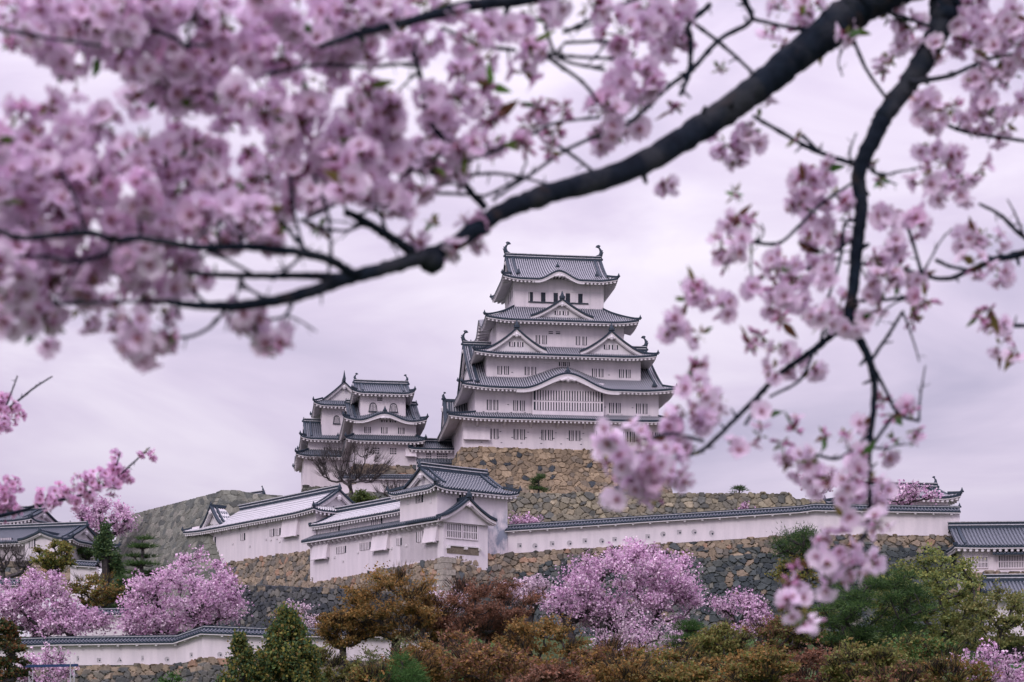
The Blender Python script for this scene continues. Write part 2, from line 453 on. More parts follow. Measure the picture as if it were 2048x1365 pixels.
    # hip ridges
    for sx in (0, 1):
        for sy in (0, 1):
            if not (('l', 'r')[sx] in sides and ('f', 'b')[sy] in sides): continue
            t = np.linspace(-0.03, 1, 9)
            if kind == 'skirt':
                X = (x0, x1)[sx] + t * ((xt0, xt1)[sx] - (x0, x1)[sx]); Yy = (y0, y1)[sy] + t * ((yt0, yt1)[sy] - (y0, y1)[sy])
                Z = ze + H * pf(np.clip(t, 0, 1)); D2 = min(abs(yt0 - y0), 3.5) / abs(yt0 - y0) if abs(yt0 - y0) > 0 else 1
            else:
                X = (x0, x1)[sx] + t * ((xt0, xt1)[sx] - (x0, x1)[sx]); Yy = (y0, y1)[sy] + t * ((yt0, yt1)[sy] - (y0, y1)[sy])
                Z = ze + H * pf(np.clip(t, 0, 1) * gin / Dmain); D2 = min(3.5 / gin, 2)
            Z = Z + lift * np.clip(1 - t / max(D2, .2), 0, 1.1) - 0.02
            mb.sweep(np.stack([X, Yy, Z], -1), 0.34, 0.30, rm)
            if orns: oni(mb, (X[0], Yy[0], Z[0] + 0.25), 0.55, rm)
    if kind == 'irimoya':
        zr = ze + H
        mb.sweep([(xt0 - 0.1, yc, zr - 0.1), ((xt0 + xt1) / 2, yc, zr - 0.13), (xt1 + 0.1, yc, zr - 0.1)], ridge_w, 0.75, rm)
        mb.sweep([(xt0 - 0.15, yc, zr + 0.65), ((xt0 + xt1) / 2, yc, zr + 0.62), (xt1 + 0.15, yc, zr + 0.65)], ridge_w + 0.16, 0.10, 3)
        mb.sweep([(xt0 - 0.1, yc, zr + 0.3), ((xt0 + xt1) / 2, yc, zr + 0.27), (xt1 + 0.1, yc, zr + 0.3)], ridge_w + 0.06, 0.10, 3)
        # barge ridges just in from the verge
        for xs, sg, g in ((xt0, 1, 'l'), (xt1, -1, 'r')):
            for yy, sy in ((y0, 1), (y1, -1)):
                d = np.linspace(gin, Dmain, 8)
                mb.sweep(np.stack([np.full(8, xs + sg * 0.95), yy + sy * d, ze + H * pf(d / Dmain) + 0.05], -1), 0.32, 0.26, rm)
            if g not in gables: continue
            q = np.linspace(-(Dmain - gin), Dmain - gin, 25)
            zq = ze + H * pf((Dmain - np.abs(q)) / Dmain)
            zb = ze + H * pf(gin / Dmain)
            edge = np.stack([np.full(25, xs - sg * 0.05), yc + q, zq - 0.02], -1)
            mb.sweep(edge, 0.36, 0.26, rm)
            # bargeboard
            for k0, k1, xo in ((0.03, 0.50, 0.05), (0.50, 0.62, 0.0)):
                xa = xs + sg * (0.05 + (0.14 if xo == 0 else 0)); xb = xa + sg * 0.16
                up_, dn = zq - k0, zq - k1
                mb.grid(np.stack([np.stack([np.full(25, x_), yc + q, z_], -1) for x_, z_ in ((xb, up_), (xa, up_), (xa, dn), (xb, dn))], 1), 2)
            xg = xs + sg * 0.55
            mb.grid(np.stack([np.stack([np.full(25, xg), yc + q, np.full(25, zb - 0.3)], -1), np.stack([np.full(25, xg), yc + q, np.maximum(zq - 0.3, zb - 0.3)], -1)], 1), 2)
            gz = zr - 0.75                                        # hanging gable ornament
            mb.tube([(xs + sg * 0.0, yc, gz + .25), (xs, yc, gz), (xs, yc, gz - .35), (xs, yc, gz - .55)], [.12, .34, .26, .05], 8, 2)
            oni(mb, (xs - sg * 0.12, yc, zr + 0.25), 0.8, rm)
    elif orns is True and kind == 'skirt': pass
    ob = mb.build(name, [tilem, M_RIDGE, M_TRIM, ridgem or M_RIDGEL], parent)
    if fishes:
        for xs, sg in ((xt0 + .15, 1), (xt1 - .15, -1)):
            fish('roof_fish', ob, (xs, yc, ze + H + 0.6), sg, fishes)
    return ob

def bumps_orn(parent_roof, pts, s=0.8):
    for p in pts:
        mb = MB(); oni(mb, p, s, 0); mb.build('ridge_ornament', [M_RIDGE], parent_roof)

def dormer(parent, side, c, f, hw, zb, za, depth, tilem, slits=2, conc=0.28, name='gable_dormer', spike=1.0, wallm=None, p=0.42):
    """chidori-hafu: side 'f' faces -y (c = x centre, f = y of its face); 'l' faces -x; 'r' faces +x"""
    if side == 'f': M = lambda q, b, z: np.stack(np.broadcast_arrays(c + q, f + b, z), -1)
    elif side == 'l': M = lambda q, b, z: np.stack(np.broadcast_arrays(f + b, c - q, z), -1)
    else: M = lambda q, b, z: np.stack(np.broadcast_arrays(f - b, c + q, z), -1)
    mb = MB(); H = za - zb
    zq = lambda q: zb + H * ((1 - conc) * (1 - np.abs(q) / hw) + conc * (1 - np.abs(q) / hw) ** 2.2) + 0.22 * np.clip(np.abs(q) / hw - 0.75, 0, 1) * 2
    for s_ in (-1, 1):
        patch(mb, lambda a, d, z: M(s_ * (hw - d), a, z), 0, depth, lambda a: np.full_like(a, hw), lambda d: zq(hw - d), lambda a, d: 0 * a, p, 0.09, 9, 0, (), 0.2, 1)
    q = np.linspace(-hw, hw, 33)
    mb.sweep(M(q, 0.10 + 0 * q, zq(q) + 0.02), 0.5, 0.28, 1)
    mb.sweep(M(q, 0.85 + 0 * q, zq(q) + 0.08), 0.3, 0.22, 1)
    up_, dn = zq(q) - 0.04, zq(q) - 0.04 - 0.13 * min(H, 4.5)
    mb.grid(np.stack([M(q, b, z) for b, z in ((0.3, up_), (0.02, up_), (0.02, dn), (0.3, dn))], 1), 2)
    mb.grid(np.stack([M(q, b, z) for b, z in ((0.5, dn + .05), (0.16, dn + .05), (0.16, dn - 0.14), (0.5, dn - 0.14))], 1), 2)
    mb.grid(np.stack([M(q, 0.62 + 0 * q, np.full_like(q, zb - 0.35)), M(q, 0.62 + 0 * q, np.maximum(zq(q) - 0.1, zb - .35))], 1), 2)
    # ridge, finial, hanging ornament
    mb.sweep(M(np.zeros(2), np.array([0.0, depth]), np.full(2, za - 0.05)), 0.4, 0.42, 1)
    top = M(0.0, 0.05, za + 0.35)
    oni(mb, top, 0.9 * spike, 1)
    g = 0.16 * min(H, 4.5)
    for dz, r in ((-.55, 0.05),): pass
    mb.tube([M(0.0, -0.02, za - g * .9), M(0.0, -0.02, za - g * 1.5), M(0.0, -0.02, za - g * 2.2), M(0.0, -0.02, za - g * 2.5)], [.08, g * .55, g * .45, .04], 9, 2)
    for sg in (-1, 1): mb.tube([M(sg * g * .3, -.01, za - g * 1.5), M(sg * g * .9, -.01, za - g * 1.9), M(sg * g * 1.1, -.01, za - g * 1.75)], [g * .25, g * .25, .03], 6, 2)
    ob = mb.build(name, [tilem, M_RIDGE, wallm or M_TRIM], parent)
    if slits:
        wz = zb + H * 0.22
        for k in range(slits):
            o = (k - (slits - 1) / 2) * 1.25
            window(ob, side, f + (0.62 if side != 'r' else -0.62), c + (o if side != 'l' else -o), wz, 0.92, H * 0.22, 2)
    return ob

# ------------------------------------------------------------------ walls, windows, chutes
def mp_side(side, pos):
    if side == 'f': return lambda a, o, z: np.stack(np.broadcast_arrays(a, pos - o, z), -1)
    if side == 'l': return lambda a, o, z: np.stack(np.broadcast_arrays(pos - o, a, z), -1)
    return lambda a, o, z: np.stack(np.broadcast_arrays(pos + o, a, z), -1)
def sbox(mb, M, a0, a1, o0, o1, z0, z1, m=0):
    V = [M(a, o, z) for z in (z0, z1) for o in (o0, o1) for a in (a0, a1)]
    mb.add(V, [(0, 2, 3, 1), (4, 5, 7, 6), (0, 1, 5, 4), (2, 6, 7, 3), (0, 4, 6, 2), (1, 3, 7, 5)], m)
def window(parent, side, pos, a, z, w, h, nb, barm=None, frame=0.0, name='lattice_window', barw=None, cross=0, dark=None):
    """a: centre along the wall, z: sill height; nb white bars in front of a dark opening"""
    M = mp_side(side, pos); mb = MB()
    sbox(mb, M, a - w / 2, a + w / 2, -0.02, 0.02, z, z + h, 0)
    bw = barw or w / (2 * nb + 1)
    for k in range(nb):
        c = a - w / 2 + w * (k + 1) / (nb + 1)
        sbox(mb, M, c - bw / 2, c + bw / 2, 0.021, 0.09, z, z + h, 1)
    for k in range(cross):
        c = z + h * (k + 1) / (cross + 1)
        sbox(mb, M, a - w / 2, a + w / 2, 0.022, 0.075, c - .05, c + .05, 1)
    if frame:
        for (p0, p1, q0, q1) in ((a - w / 2 - frame, a + w / 2 + frame, z + h, z + h + frame), (a - w / 2 - frame, a + w / 2 + frame, z - frame, z),
                                 (a - w / 2 - frame, a - w / 2, z, z + h), (a + w / 2, a + w / 2 + frame, z, z + h)):
            sbox(mb, M, p0, p1, -0.02, 0.12, q0, q1, 1)
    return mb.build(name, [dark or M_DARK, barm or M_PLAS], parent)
def bell_window(parent, side, pos, a, z, w, h):
    M = mp_side(side, pos); mb = MB()
    th = np.linspace(0, pi, 15)
    ar = np.stack([np.cos(th) * w * 0.40, h * 0.62 + np.sin(th) ** 0.8 * h * 0.38], -1)
    out = np.concatenate([[[w * .5, 0]], ar, [[-w * .5, 0]]])
    V = [M(a + x, 0.02, z + y) for x, y in out]
    mb.add(V, [tuple(range(len(V)))], 1)
    for k in range(len(out) - 1):
        (xa, ya), (xb, yb) = out[k], out[k + 1]
        L = math.hypot(xb - xa, yb - ya); nx, ny = (yb - ya) / L * .1, -(xb - xa) / L * .1
        V = [M(a + x, o, z + y) for o in (0.0, 0.14) for x, y in ((xa, ya), (xb, yb), (xb + nx, yb + ny), (xa + nx, ya + ny))]
        mb.add(V, [(4, 5, 6, 7), (0, 1, 5, 4), (2, 3, 7, 6)], 0)
    sbox(mb, M, a - w * .62, a + w * .62, 0, .2, z - .14, z, 0)
    for k in range(4):
        c = a + (k - 1.5) * w * .19
        sbox(mb, M, c - .035, c + .035, .03, .08, z, z + h * (.9 if abs(k - 1.5) < 1 else .74), 0)
    return mb.build('bell_window', [M_WOODD, M_PLAS], parent)
def chute(parent, side, pos, a, z0, z1, w, out=0.85, name='stone_drop_chute'):
    """ishi-otoshi: flared box that leans out from the wall, open at its foot"""
    M = mp_side(side, pos); mb = MB(); a0, a1 = a - w / 2, a + w / 2
    V = [M(a0, 0, z1), M(a1, 0, z1), M(a1, .12, z1), M(a0, .12, z1), M(a0, 0, z0), M(a1, 0, z0), M(a1, out, z0), M(a0, out, z0)]
    mb.add(V, [(0, 1, 2, 3), (3, 2, 6, 7), (0, 3, 7, 4), (1, 5, 6, 2)], 0)
    mb.add(V, [(4, 7, 6, 5)], 1)
    sbox(mb, M, a0 - .06, a1 + .06, out - .1, out + .06, z0 - .12, z0, 0)
    sbox(mb, M, a1 - .22, a1 - .02, out - .3, out + .16, z0 - .2, z0 - .121, 0)
    return mb.build(name, [M_PLAS, M_DARK], parent)
def walls(parent, rect, z0, z1, name='storey_wall', m=None, flare=0.0):
    x0, x1, y0, y1 = rect; mb = MB(); f = flare
    V = [(x0 - f, y0 - f, z0), (x1 + f, y0 - f, z0), (x1 + f, y1 + f, z0), (x0 - f, y1 + f, z0), (x0, y0, z1), (x1, y0, z1), (x1, y1, z1), (x0, y1, z1)]
    mb.add(V, [(0, 3, 2, 1), (4, 5, 6, 7), (0, 1, 5, 4), (1, 2, 6, 5), (2, 3, 7, 6), (3, 0, 4, 7)], 0)
    return mb.build(name, [m or M_PLAS], parent)

# ------------------------------------------------------------------ stone walls
def voronoi(S, Hh, size, seed, aniso=1.25):
    """nearest and second nearest stone centres on a jittered running bond: returns id, edge distance, offset to centre"""
    g = np.random.default_rng(seed); cw, ch = size * aniso, size
    nc, nr = int(S.max() / cw) + 8, int(Hh.max() / ch) + 8
    jx = g.uniform(-.42, .42, (nr, nc)); jy = g.uniform(-.40, .40, (nr, nc)); wt = g.uniform(0.8, 1.25, (nr, nc))
    ci = np.floor(S / cw).astype(int) + 3; ri = np.floor(Hh / ch).astype(int) + 3
    f1 = np.full(S.shape, 1e9); f2 = f1.copy(); ident = np.zeros(S.shape, int); ox = np.zeros(S.shape); oy = np.zeros(S.shape)
    for dr in (-2, -1, 0, 1, 2):
        for dc in (-2, -1, 0, 1, 2):
            r = np.clip(ri + dr, 0, nr - 1); c = np.clip(ci + dc, 0, nc - 1)
            px = (c - 3 + .5 + jx[r, c] + 0.5 * (r % 2)) * cw; py = (r - 3 + .5 + jy[r, c]) * ch
            dx, dy = (S - px) / aniso, Hh - py
            d = np.hypot(dx, dy) * wt[r, c]
            b = d < f1
            f2 = np.where(b, f1, np.minimum(f2, d)); ident = np.where(b, r * nc + c, ident)
            ox = np.where(b, dx, ox); oy = np.where(b, dy, oy); f1 = np.where(b, d, f1)
    return ident, (f2 - f1) / size, ox, oy, nr * nc

def stone_wall(name, label, top, height, batter, pal, size=0.8, res=0.13, curve=0.0, seed=1, depth=0.20, cap=0.8, jag=1.0, parent=None, capmat=None, hvar=None, local=False):
    """top: world points along its upper edge, right-hand side of travel = face; pal(ident_rand(n,3), s, h) -> colours"""
    T = np.array(top, float); seg = np.linalg.norm(np.diff(T[:, :2], axis=0), axis=1)
    L = np.concatenate([[0], np.cumsum(seg)])
    dirs = np.diff(T[:, :2], axis=0) / seg[:, None]
    nrm = np.stack([dirs[:, 1], -dirs[:, 0]], -1)
    mit = np.zeros((len(T), 2)); mit[0] = nrm[0]; mit[-1] = nrm[-1]
    for i in range(1, len(T) - 1):
        b = nrm[i - 1] + nrm[i]; b /= np.linalg.norm(b); mit[i] = b / max(0.3, b @ nrm[i])
    s = np.unique(np.concatenate([np.arange(0, L[-1], res), L])); nh = max(4, int(height / res)); h = np.linspace(0, 1, nh) * height
    if callable(hvar): Hs = hvar(s)
    else: Hs = np.full_like(s, height)
    bx = np.stack([np.interp(s, L, T[:, k]) for k in range(3)], -1); mm = np.stack([np.interp(s, L, mit[:, k]) for k in range(2)], -1)
    idx = np.clip(np.searchsorted(L, s, 'right') - 1, 0, len(seg) - 1); nn = nrm[idx]
    S = np.repeat(s[:, None], nh, 1); Hh = h[None, :] * (Hs / height)[:, None]
    wob = 0.10 * np.sin(S * 2.3 + seed) + 0.08 * np.sin(Hh * 3.1 + S * 1.1)
    ident, e, ox, oy, n = voronoi(S + 20 + wob, Hh + wob * .7, size, seed)
    g = np.random.default_rng(seed + 9); R = g.random((n, 3)); tilt = g.uniform(-.24, .24, (n, 2)); prot = g.uniform(-.07, .09, n) * min(1.0, depth / .15); tilt *= min(1.0, depth / .15)
    disp = depth * (smooth01(e / 0.13) - 1) + prot[ident] * smooth01(e / .12) + (tilt[ident, 0] * ox + tilt[ident, 1] * oy) * smooth01(e / .2) * .9
    off = batter * Hh + curve * Hh ** 2
    X = bx[:, None, 0] + mm[:, None, 0] * off + nn[:, None, 0] * disp
    Yy = bx[:, None, 1] + mm[:, None, 1] * off + nn[:, None, 1] * disp
    Z = bx[:, None, 2] - Hh + jag * (prot[ident] * 1.6 + (smooth01(e / .25) - 1) * .12) * (Hh < size * 0.45)
    col = pal(R[ident], S, Hh)
    mb = MB(); mb.grid(np.stack([X, Yy, Z], -1), 0, col)
    # rough top of the wall, running back
    b0 = np.stack([X[:, 0], Yy[:, 0], Z[:, 0]], -1); b1 = b0.copy(); b1[:, :2] -= mm * cap; b1[:, 2] -= 0.06
    mb.grid(np.stack([b1, b0], 1), 0, np.stack([col[:, 0] * .9, col[:, 0]], 1))
    o = mb.build(name, [M_STONE], parent, False)
    if label: tag(o, label, 'stone wall', 'stone ramparts and footings')
    return o, (X, Yy, Z)
def pal_mix(cols, probs):
    cols = np.array(cols, float); cum = np.cumsum(probs) / np.sum(probs)
    def f(R, S, Hh):
        k = np.clip(np.searchsorted(cum, R[..., 0]), 0, len(cols) - 1)
        return cols[k] * (0.78 + 0.44 * R[..., 1:2])
    return f
TAN = pal_mix([(.25, .20, .15), (.20, .168, .13), (.285, .228, .165), (.155, .14, .12), (.31, .20, .14), (.075, .085, .09)], [3, 3, 2, 2, .8, .7])
OCH = pal_mix([(.285, .22, .15), (.235, .185, .13), (.32, .25, .17), (.185, .155, .12), (.055, .065, .075)], [3, 3, 2, 2, .6])
GREY = pal_mix([(.20, .185, .14), (.155, .15, .125), (.25, .225, .16), (.11, .115, .105), (.28, .245, .175)], [3, 3, 2, 2, 1])
OLIVE = pal_mix([(.155, .16, .135), (.125, .13, .112), (.19, .188, .16), (.09, .098, .09)], [3, 3, 2, 2])
DARKS = pal_mix([(.055, .06, .065), (.04, .046, .054), (.085, .088, .088), (.13, .125, .11), (.20, .165, .125)], [3, 3, 2, .8, .35])
DARKG = pal_mix([(.065, .078, .08), (.045, .056, .062), (.095, .105, .10), (.145, .145, .125), (.22, .175, .13)], [3, 2.8, 2, .8, .35])
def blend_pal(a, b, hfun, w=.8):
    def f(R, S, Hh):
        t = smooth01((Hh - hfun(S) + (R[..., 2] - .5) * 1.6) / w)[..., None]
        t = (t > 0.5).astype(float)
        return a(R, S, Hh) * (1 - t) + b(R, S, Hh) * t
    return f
def slab(name, pts, z, mat_=None):
    mb = MB(); mb.add([(p[0], p[1], z if np.isscalar(z) else z[i]) for i, p in enumerate(pts)], [tuple(range(len(pts)))])
    return tag(mb.build(name, [mat_ or M_EARTH]), kind='structure')


# ------------------------------------------------------------------ the great keep
KU = lambda c: 860 + c / 2.967
KV = lambda c: 460 + c / 2.967
K = Frame(*P(1132, 0, 260)[:2], 40.8, 7.5)
K.oz = CAMZ + (HV - KV(1307)) / FPX * 248.0
keep = thing('castle_keep', K.loc(), K.r, 'tall white five-roofed main keep crowned by two fish finials', 'castle keep')
HD = [12.6, 11.9, 9.7, 7.6, 5.3]
XW = [(192, 1372), (268, 1357), (335, 1250), (397, 1150), (497, 1028)]
rects = []
for (a, b), hd in zip(XW, HD):
    rects.append((K.lx(KU(a), -hd), K.lx(KU(b), -hd), -hd, hd))
EV = [1128, 948, 748, 545, 300]                     # eave rows (bottom edge of the tile line)
JV = [1098, 886, 700, 468]                          # where each roof meets the storey above
OV = [2.3, 2.2, 2.1, 2.0, 2.0]
zev = [K.lz(KV(v), 0, -hd - ov) + 0.12 for v, hd, ov in zip(EV, HD, OV)]
zj = [K.lz(KV(v), 0, -HD[i + 1]) for i, v in enumerate(JV)]
zbase = [0.0, zj[0] - 1.5, zj[1] - 1.5, zj[2] - 1.5, zj[3] - 1.5]
for i in range(5):
    walls(keep, rects[i], zbase[i] if i else -0.15, zev[i] + (0.35 if i < 4 else 0.5), flare=0.0)
def kx(c, y): return K.lx(KU(c), y)
def kz(v, y, x=0): return K.lz(KV(v), x, y)
# first roof (skirt) with a small gable on its left flank
r1 = roof(keep, rects[0], OV[0], zev[0], rects[1], zj[0], M_TILE, lift=0.35)
dormer(r1, 'l', 0.0, rects[0][0] - 1.7, 3.6, zev[0] + .35, kz(1020, 0, rects[0][0]), 4.5, M_TILE, 2)
fish('roof_fish', r1, (rects[0][0] - 1.6, 0, kz(1020, 0, rects[0][0]) + .4), 1, 0.55)
# second roof: great side gables and the broad curved gable over the front bay
yb = -HD[1] - OV[1]
xc2 = kx(820, yb)
z2r = kz(690, 0, rects[1][0])
r2 = roof(keep, rects[1], OV[1], zev[1], None, z2r, M_TILE, kind='irimoya', gin=1.7, lift=0.45, conc=0.30,
          bumps={'f': [(xc2, (kx(1095, yb) - kx(550, yb)) / 2, 2.35)]}, fishes=0.95)
zc = zev[1] + 2.6
bumps_orn(r2, [(xc2, yb + .3, zc - .05), (kx(285, yb), yb + .9, zev[1] + .9), (kx(1340, yb), yb + .9, zev[1] + .9)], 0.95)
# white curved bargeboard under the front curve
def curved_board(parent, xc, hw, h, y, z, drop=0.55, orn=1.0, skirt=0.5):
    mb = MB(); q = np.linspace(-1.12, 1.12, 41); zq = z + h * bell(q); X = xc + q * hw
    dn = zq - drop * (0.75 + 0.35 * bell(q))
    mb.grid(np.stack([np.stack([X, np.full_like(X, yy), zz], -1) for yy, zz in ((y + .4, zq - .02), (y + .05, zq - .02), (y + .05, dn), (y + .4, dn))], 1), 0)
    t = z + h - drop - .05; o = orn
    for sx in (-1, 1):
        mb.tube([(xc, y, t), (xc + sx * .6 * o, y, t - .05), (xc + sx * 1.1 * o, y, t - .22 * o), (xc + sx * 1.45 * o, y, t - .05)], [.3 * o, .3 * o, .18 * o, .03], 8, 0)
    mb.tube([(xc, y, t + .2), (xc, y, t - .3 * o), (xc, y, t - .62 * o)], [.3 * o, .3 * o, .04], 8, 0)
    return mb.build('curved_bargeboard', [M_TRIM], parent)
curved_board(r2, xc2, (kx(1095, yb) - kx(550, yb)) / 2, 2.35, yb + .05, zev[1] - .30, 0.6, 0.9)
# third roof with twin gables
r3 = roof(keep, rects[2], OV[2], zev[2], rects[3], zj[2], M_TILE, lift=0.4)
y3 = -HD[2] - OV[2] + 0.75
for a, l, r in ((515, 335, 692), (1078, 893, 1262)):
    hw = (kx(r, y3) - kx(l, y3)) / 2
    dormer(r3, 'f', kx(a, y3), y3, hw, kz(730, y3) + .05, kz(600, y3), 5.0, M_TILE, 2, spike=1.25)
# fourth roof: central gable, curved gable on the left flank
y4l = -HD[3] - OV[3]
r4 = roof(keep, rects[3], OV[3], zev[3], rects[4], zj[3], M_TILE, lift=0.45, bumps={'l': [(0.0, 4.2, 1.9)], 'r': [(0.0, 4.2, 1.9)]})
y4 = y4l + 0.75
dormer(r4, 'f', kx(785, y4), y4, (kx(975, y4) - kx(600, y4)) / 2, kz(527, y4), kz(418, y4), 4.0, M_TILE, 2, spike=1.2)
# top roof
y5 = -HD[4] - OV[4]
z5r = kz(152, 0) - 0.75
r5 = roof(keep, rects[4], OV[4], zev[4], None, z5r, M_TILE, kind='irimoya', gin=1.5, lift=0.5, conc=0.38,
          bumps={'f': [(kx(770, y5), (kx(905, y5) - kx(640, y5)) / 2, 1.35)], 'b': [(0, 3.3, 1.35)]}, fishes=1.0)
curved_board(r5, kx(770, y5), (kx(905, y5) - kx(640, y5)) / 2, 1.35, y5 + .05, zev[4] - .28, 0.45, 0.6)
bumps_orn(r5, [(kx(765, y5), y5 + 1.2, zev[4] + 2.25), (kx(530, y5), y5 + 1.1, zev[4] + 1.0), (kx(997, y5), y5 + 1.1, zev[4] + 1.0)], 0.75)
# windows
def kwin(level, xa, xb, va, vb, nb=2, **k):
    y = -HD[level]; a, b = kx(xa, y), kx(xb, y)
    return window(keep, 'f', y, (a + b) / 2, kz(vb, y), b - a, kz(va, y) - kz(vb, y), nb, **k)
for c in (372, 530, 695, 858, 1020, 1180, 1330):
    for o in (-20, 20): kwin(0, c + o - 14, c + o + 14, 1192, 1253)
for c in (371, 528, 1097, 1256):
    for o in (-20, 20): kwin(1, c + o - 14, c + o + 14, 1022, 1083)
for c in (434, 596, 995, 1156):
    for o in (-20, 20): kwin(2, c + o - 14, c + o + 14, 821, 871)
for o in (-17, 17): kwin(2, 797 + o - 15, 797 + o + 15, 787, 812, 2)
for c in (660, 898):
    for o in (-20, 20): kwin(3, c + o - 13, c + o + 13, 632, 684)
for c in (717, 760): kwin(3, c - 13, c + 13, 607, 622, 0, cross=1)
for c in (598, 672, 746, 818, 892): kwin(4, c - 13, c + 13, 378, 432, 0)
for c in (630, 704, 777, 849, 922):
    y = -HD[4]; mb = MB(); mb.box(kx(c - 15, y), kx(c + 15, y), y - .07, y, kz(432, y), kz(378, y)); mb.build('sliding_shutter', [M_PLAS], keep)
y = -HD[4]; mb = MB(); mb.box(kx(583, y), kx(940, y), y - .16, y, kz(440, y), kz(434, y)); mb.build('window_sill', [M_WOODD], keep)
for yy in (-3.2, -1.0, 1.2): window(keep, 'l', rects[4][0], yy, kz(445, 0), 0.95, 1.5, 1)
mb = MB()
for x in (497, 590, 700, 855, 950, 1028):
    mb.box(kx(x, y) - .06, kx(x, y) + .06, y - .05, y, zbase[4] + 1.5, zev[4])
mb.box(rects[4][0], rects[4][1], y - .048, y, kz(372, y), kz(366, y)); mb.build('wall_batten', [M_TRIM], keep)
# projecting lattice bay under the curved gable
ybay = -HD[1] - 0.7; xa, xb = kx(608, ybay), kx(1032, ybay); z0, z1 = kz(1102, ybay), zev[1] + 1.2
bay = MB(); bay.box(xa, xb, ybay, -HD[1] + .1, z0, z1); bay = bay.build('lattice_bay', [M_PLAS], keep)
zm = kz(1022, ybay)
for za, zb_ in ((kz(1076, ybay), zm - .12), (zm + .12, kz(958, ybay))):
    window(bay, 'f', ybay, (xa + xb) / 2, za, (xb - xa) * .965, zb_ - za, 25, barw=0.23, name='bay_lattice')
for c in range(8):
    x = rects[0][0] + 2.2 + c * 4.05; mb = MB()
    mb.add([(x - .14, -HD[0], zev[0] - .1), (x + .14, -HD[0], zev[0] - .1), (x + .14, -HD[0] - 1.3, zev[0] - .1), (x - .14, -HD[0] - 1.3, zev[0] - .1),
            (x - .14, -HD[0], zev[0] - 1.1), (x + .14, -HD[0], zev[0] - 1.1), (x + .14, -HD[0] - .35, zev[0] - .9), (x - .14, -HD[0] - .35, zev[0] - .9)],
           [(0, 1, 2, 3), (4, 7, 6, 5), (3, 2, 6, 7), (0, 3, 7, 4), (1, 5, 6, 2)])
    mb.build('eave_bracket', [M_TRIM], keep)
chute(keep, 'f', -HD[0] - .1, rects[0][0] + 2.1, kz(1258, -HD[0]), kz(1190, -HD[0]), 4.0, 0.5)
for lv, rows in ((0, (1210, 1243, 1275)), (1, (1050, 1095)), (2, (858,))):
    for v in rows:
        for c in range(300, 1340, 82 if v != 1275 else 118):
            yy = -HD[lv]; x = kx(c + (v % 7) * 6, yy)
            if rects[lv][0] + 1 < x < rects[lv][1] - 1: piece('wall_port', M_WOODD, keep, x - .13, x + .13, yy - .05, yy + .02, kz(v, yy), kz(v, yy) + .08)
# stone base of the keep
bt = [(rects[0][0] - .2, 13.0), (rects[0][0] - .2, -12.85), (rects[0][1] + .2, -12.85), (rects[0][1] + .2, 13.0)]
stone_wall('keep_stone_base', 'tall ochre fitted-stone base with dark stones under the main keep', [K.w(x, y) for x, y in bt], 9.5, 0.12, OCH, 0.70, 0.11, 0.012, 3, 0.16, 1.5)

# ------------------------------------------------------------------ small keep beside it (front) and the corner tower behind
SU = lambda c: 560 + c / 4.7075
SV = lambda c: 720 + c / 4.7075
S = Frame(*P(SU(985), 0, 263)[:2], 0, 8.5)
sh = [5.4, 5.0, 3.5]
S.oz = CAMZ + (HV - SV(988)) / FPX * (263 - sh[0])
small = thing('small_keep', S.loc(), S.r, 'small white three-roofed keep left of the main keep, with bell-shaped windows', 'castle keep')
def sx(c, y): return S.lx(SU(c), y)
def sz(v, y, x=0): return S.lz(SV(v), x, y)
SW = [(697, 1282), (690, 1282), (757, 1182)]
sr = [(sx(a, -h), sx(b, -h), -h, h + (6 if i < 2 else 2)) for i, ((a, b), h) in enumerate(zip(SW, sh))]
so = [1.35, 1.6, 1.35]
se = [sz(v, -h - o) + .1 for v, h, o in zip((760, 572, 312), sh, so)]
sj = [sz(716, -sh[1]), sz(495, -sh[2])]
walls(small, sr[0], -.2, se[0] + .3); walls(small, sr[1], sj[0] - .8, se[1] + .4); walls(small, sr[2], sj[1] - 1.2, se[2] + .4)
roof(small, sr[0], so[0], se[0], sr[1], sj[0] + .05, M_TILED, lift=.3)
ysb = -sh[1] - so[1]
q2 = roof(small, sr[1], so[1], se[1], None, sz(395, 0), M_TILED, kind='irimoya', gin=1.0, lift=.45, bumps={'f': [(sx(990, ysb), 4.1, 1.15)]})
curved_board(q2, sx(990, ysb), 4.1, 1.15, ysb + .05, se[1] - .28, .42, .5)
bumps_orn(q2, [(sx(990, ysb), ysb + .4, se[1] + 1.5)], .8)
roof(small, sr[2], so[2], se[2], None, sz(182, 0) - .75, M_TILED, kind='irimoya', gin=.75, lift=.4, fishes=.62, ridge_w=.4)
for c in (875, 1068): bell_window(small, 'f', -sh[2], sx(c, -sh[2]), sz(488, -sh[2]), 1.15, 1.25)
def swin(lv, c, w, va, vb, nb, **k):
    y = -sh[lv]; return window(small, 'f', y, sx(c, y), sz(vb, y), w, sz(va, y) - sz(vb, y), nb, **k)
swin(2, 940, .8, 358, 388, 0, cross=1)
for c in (824, 982, 1142): swin(1, c, 1.0, 636, 695, 3)
for c in (982, 1062): swin(1, c, 1.0, 570, 588, 2)
for c in (905, 1065): swin(0, c, 1.0, 830, 888, 3, cross=2, barw=.07)
swin(0, 985, 1.1, 772, 792, 2)
for c in (560, 640): pass
for a in (-3.6, -1.2): window(small, 'l', sr[1][0], a, sz(690, -sh[1]), .9, 1.05, 3)
chute(small, 'f', -sh[0], sx(1230, -sh[0]), sz(905, -sh[0]), sz(775, -sh[0]), 1.7, .8)
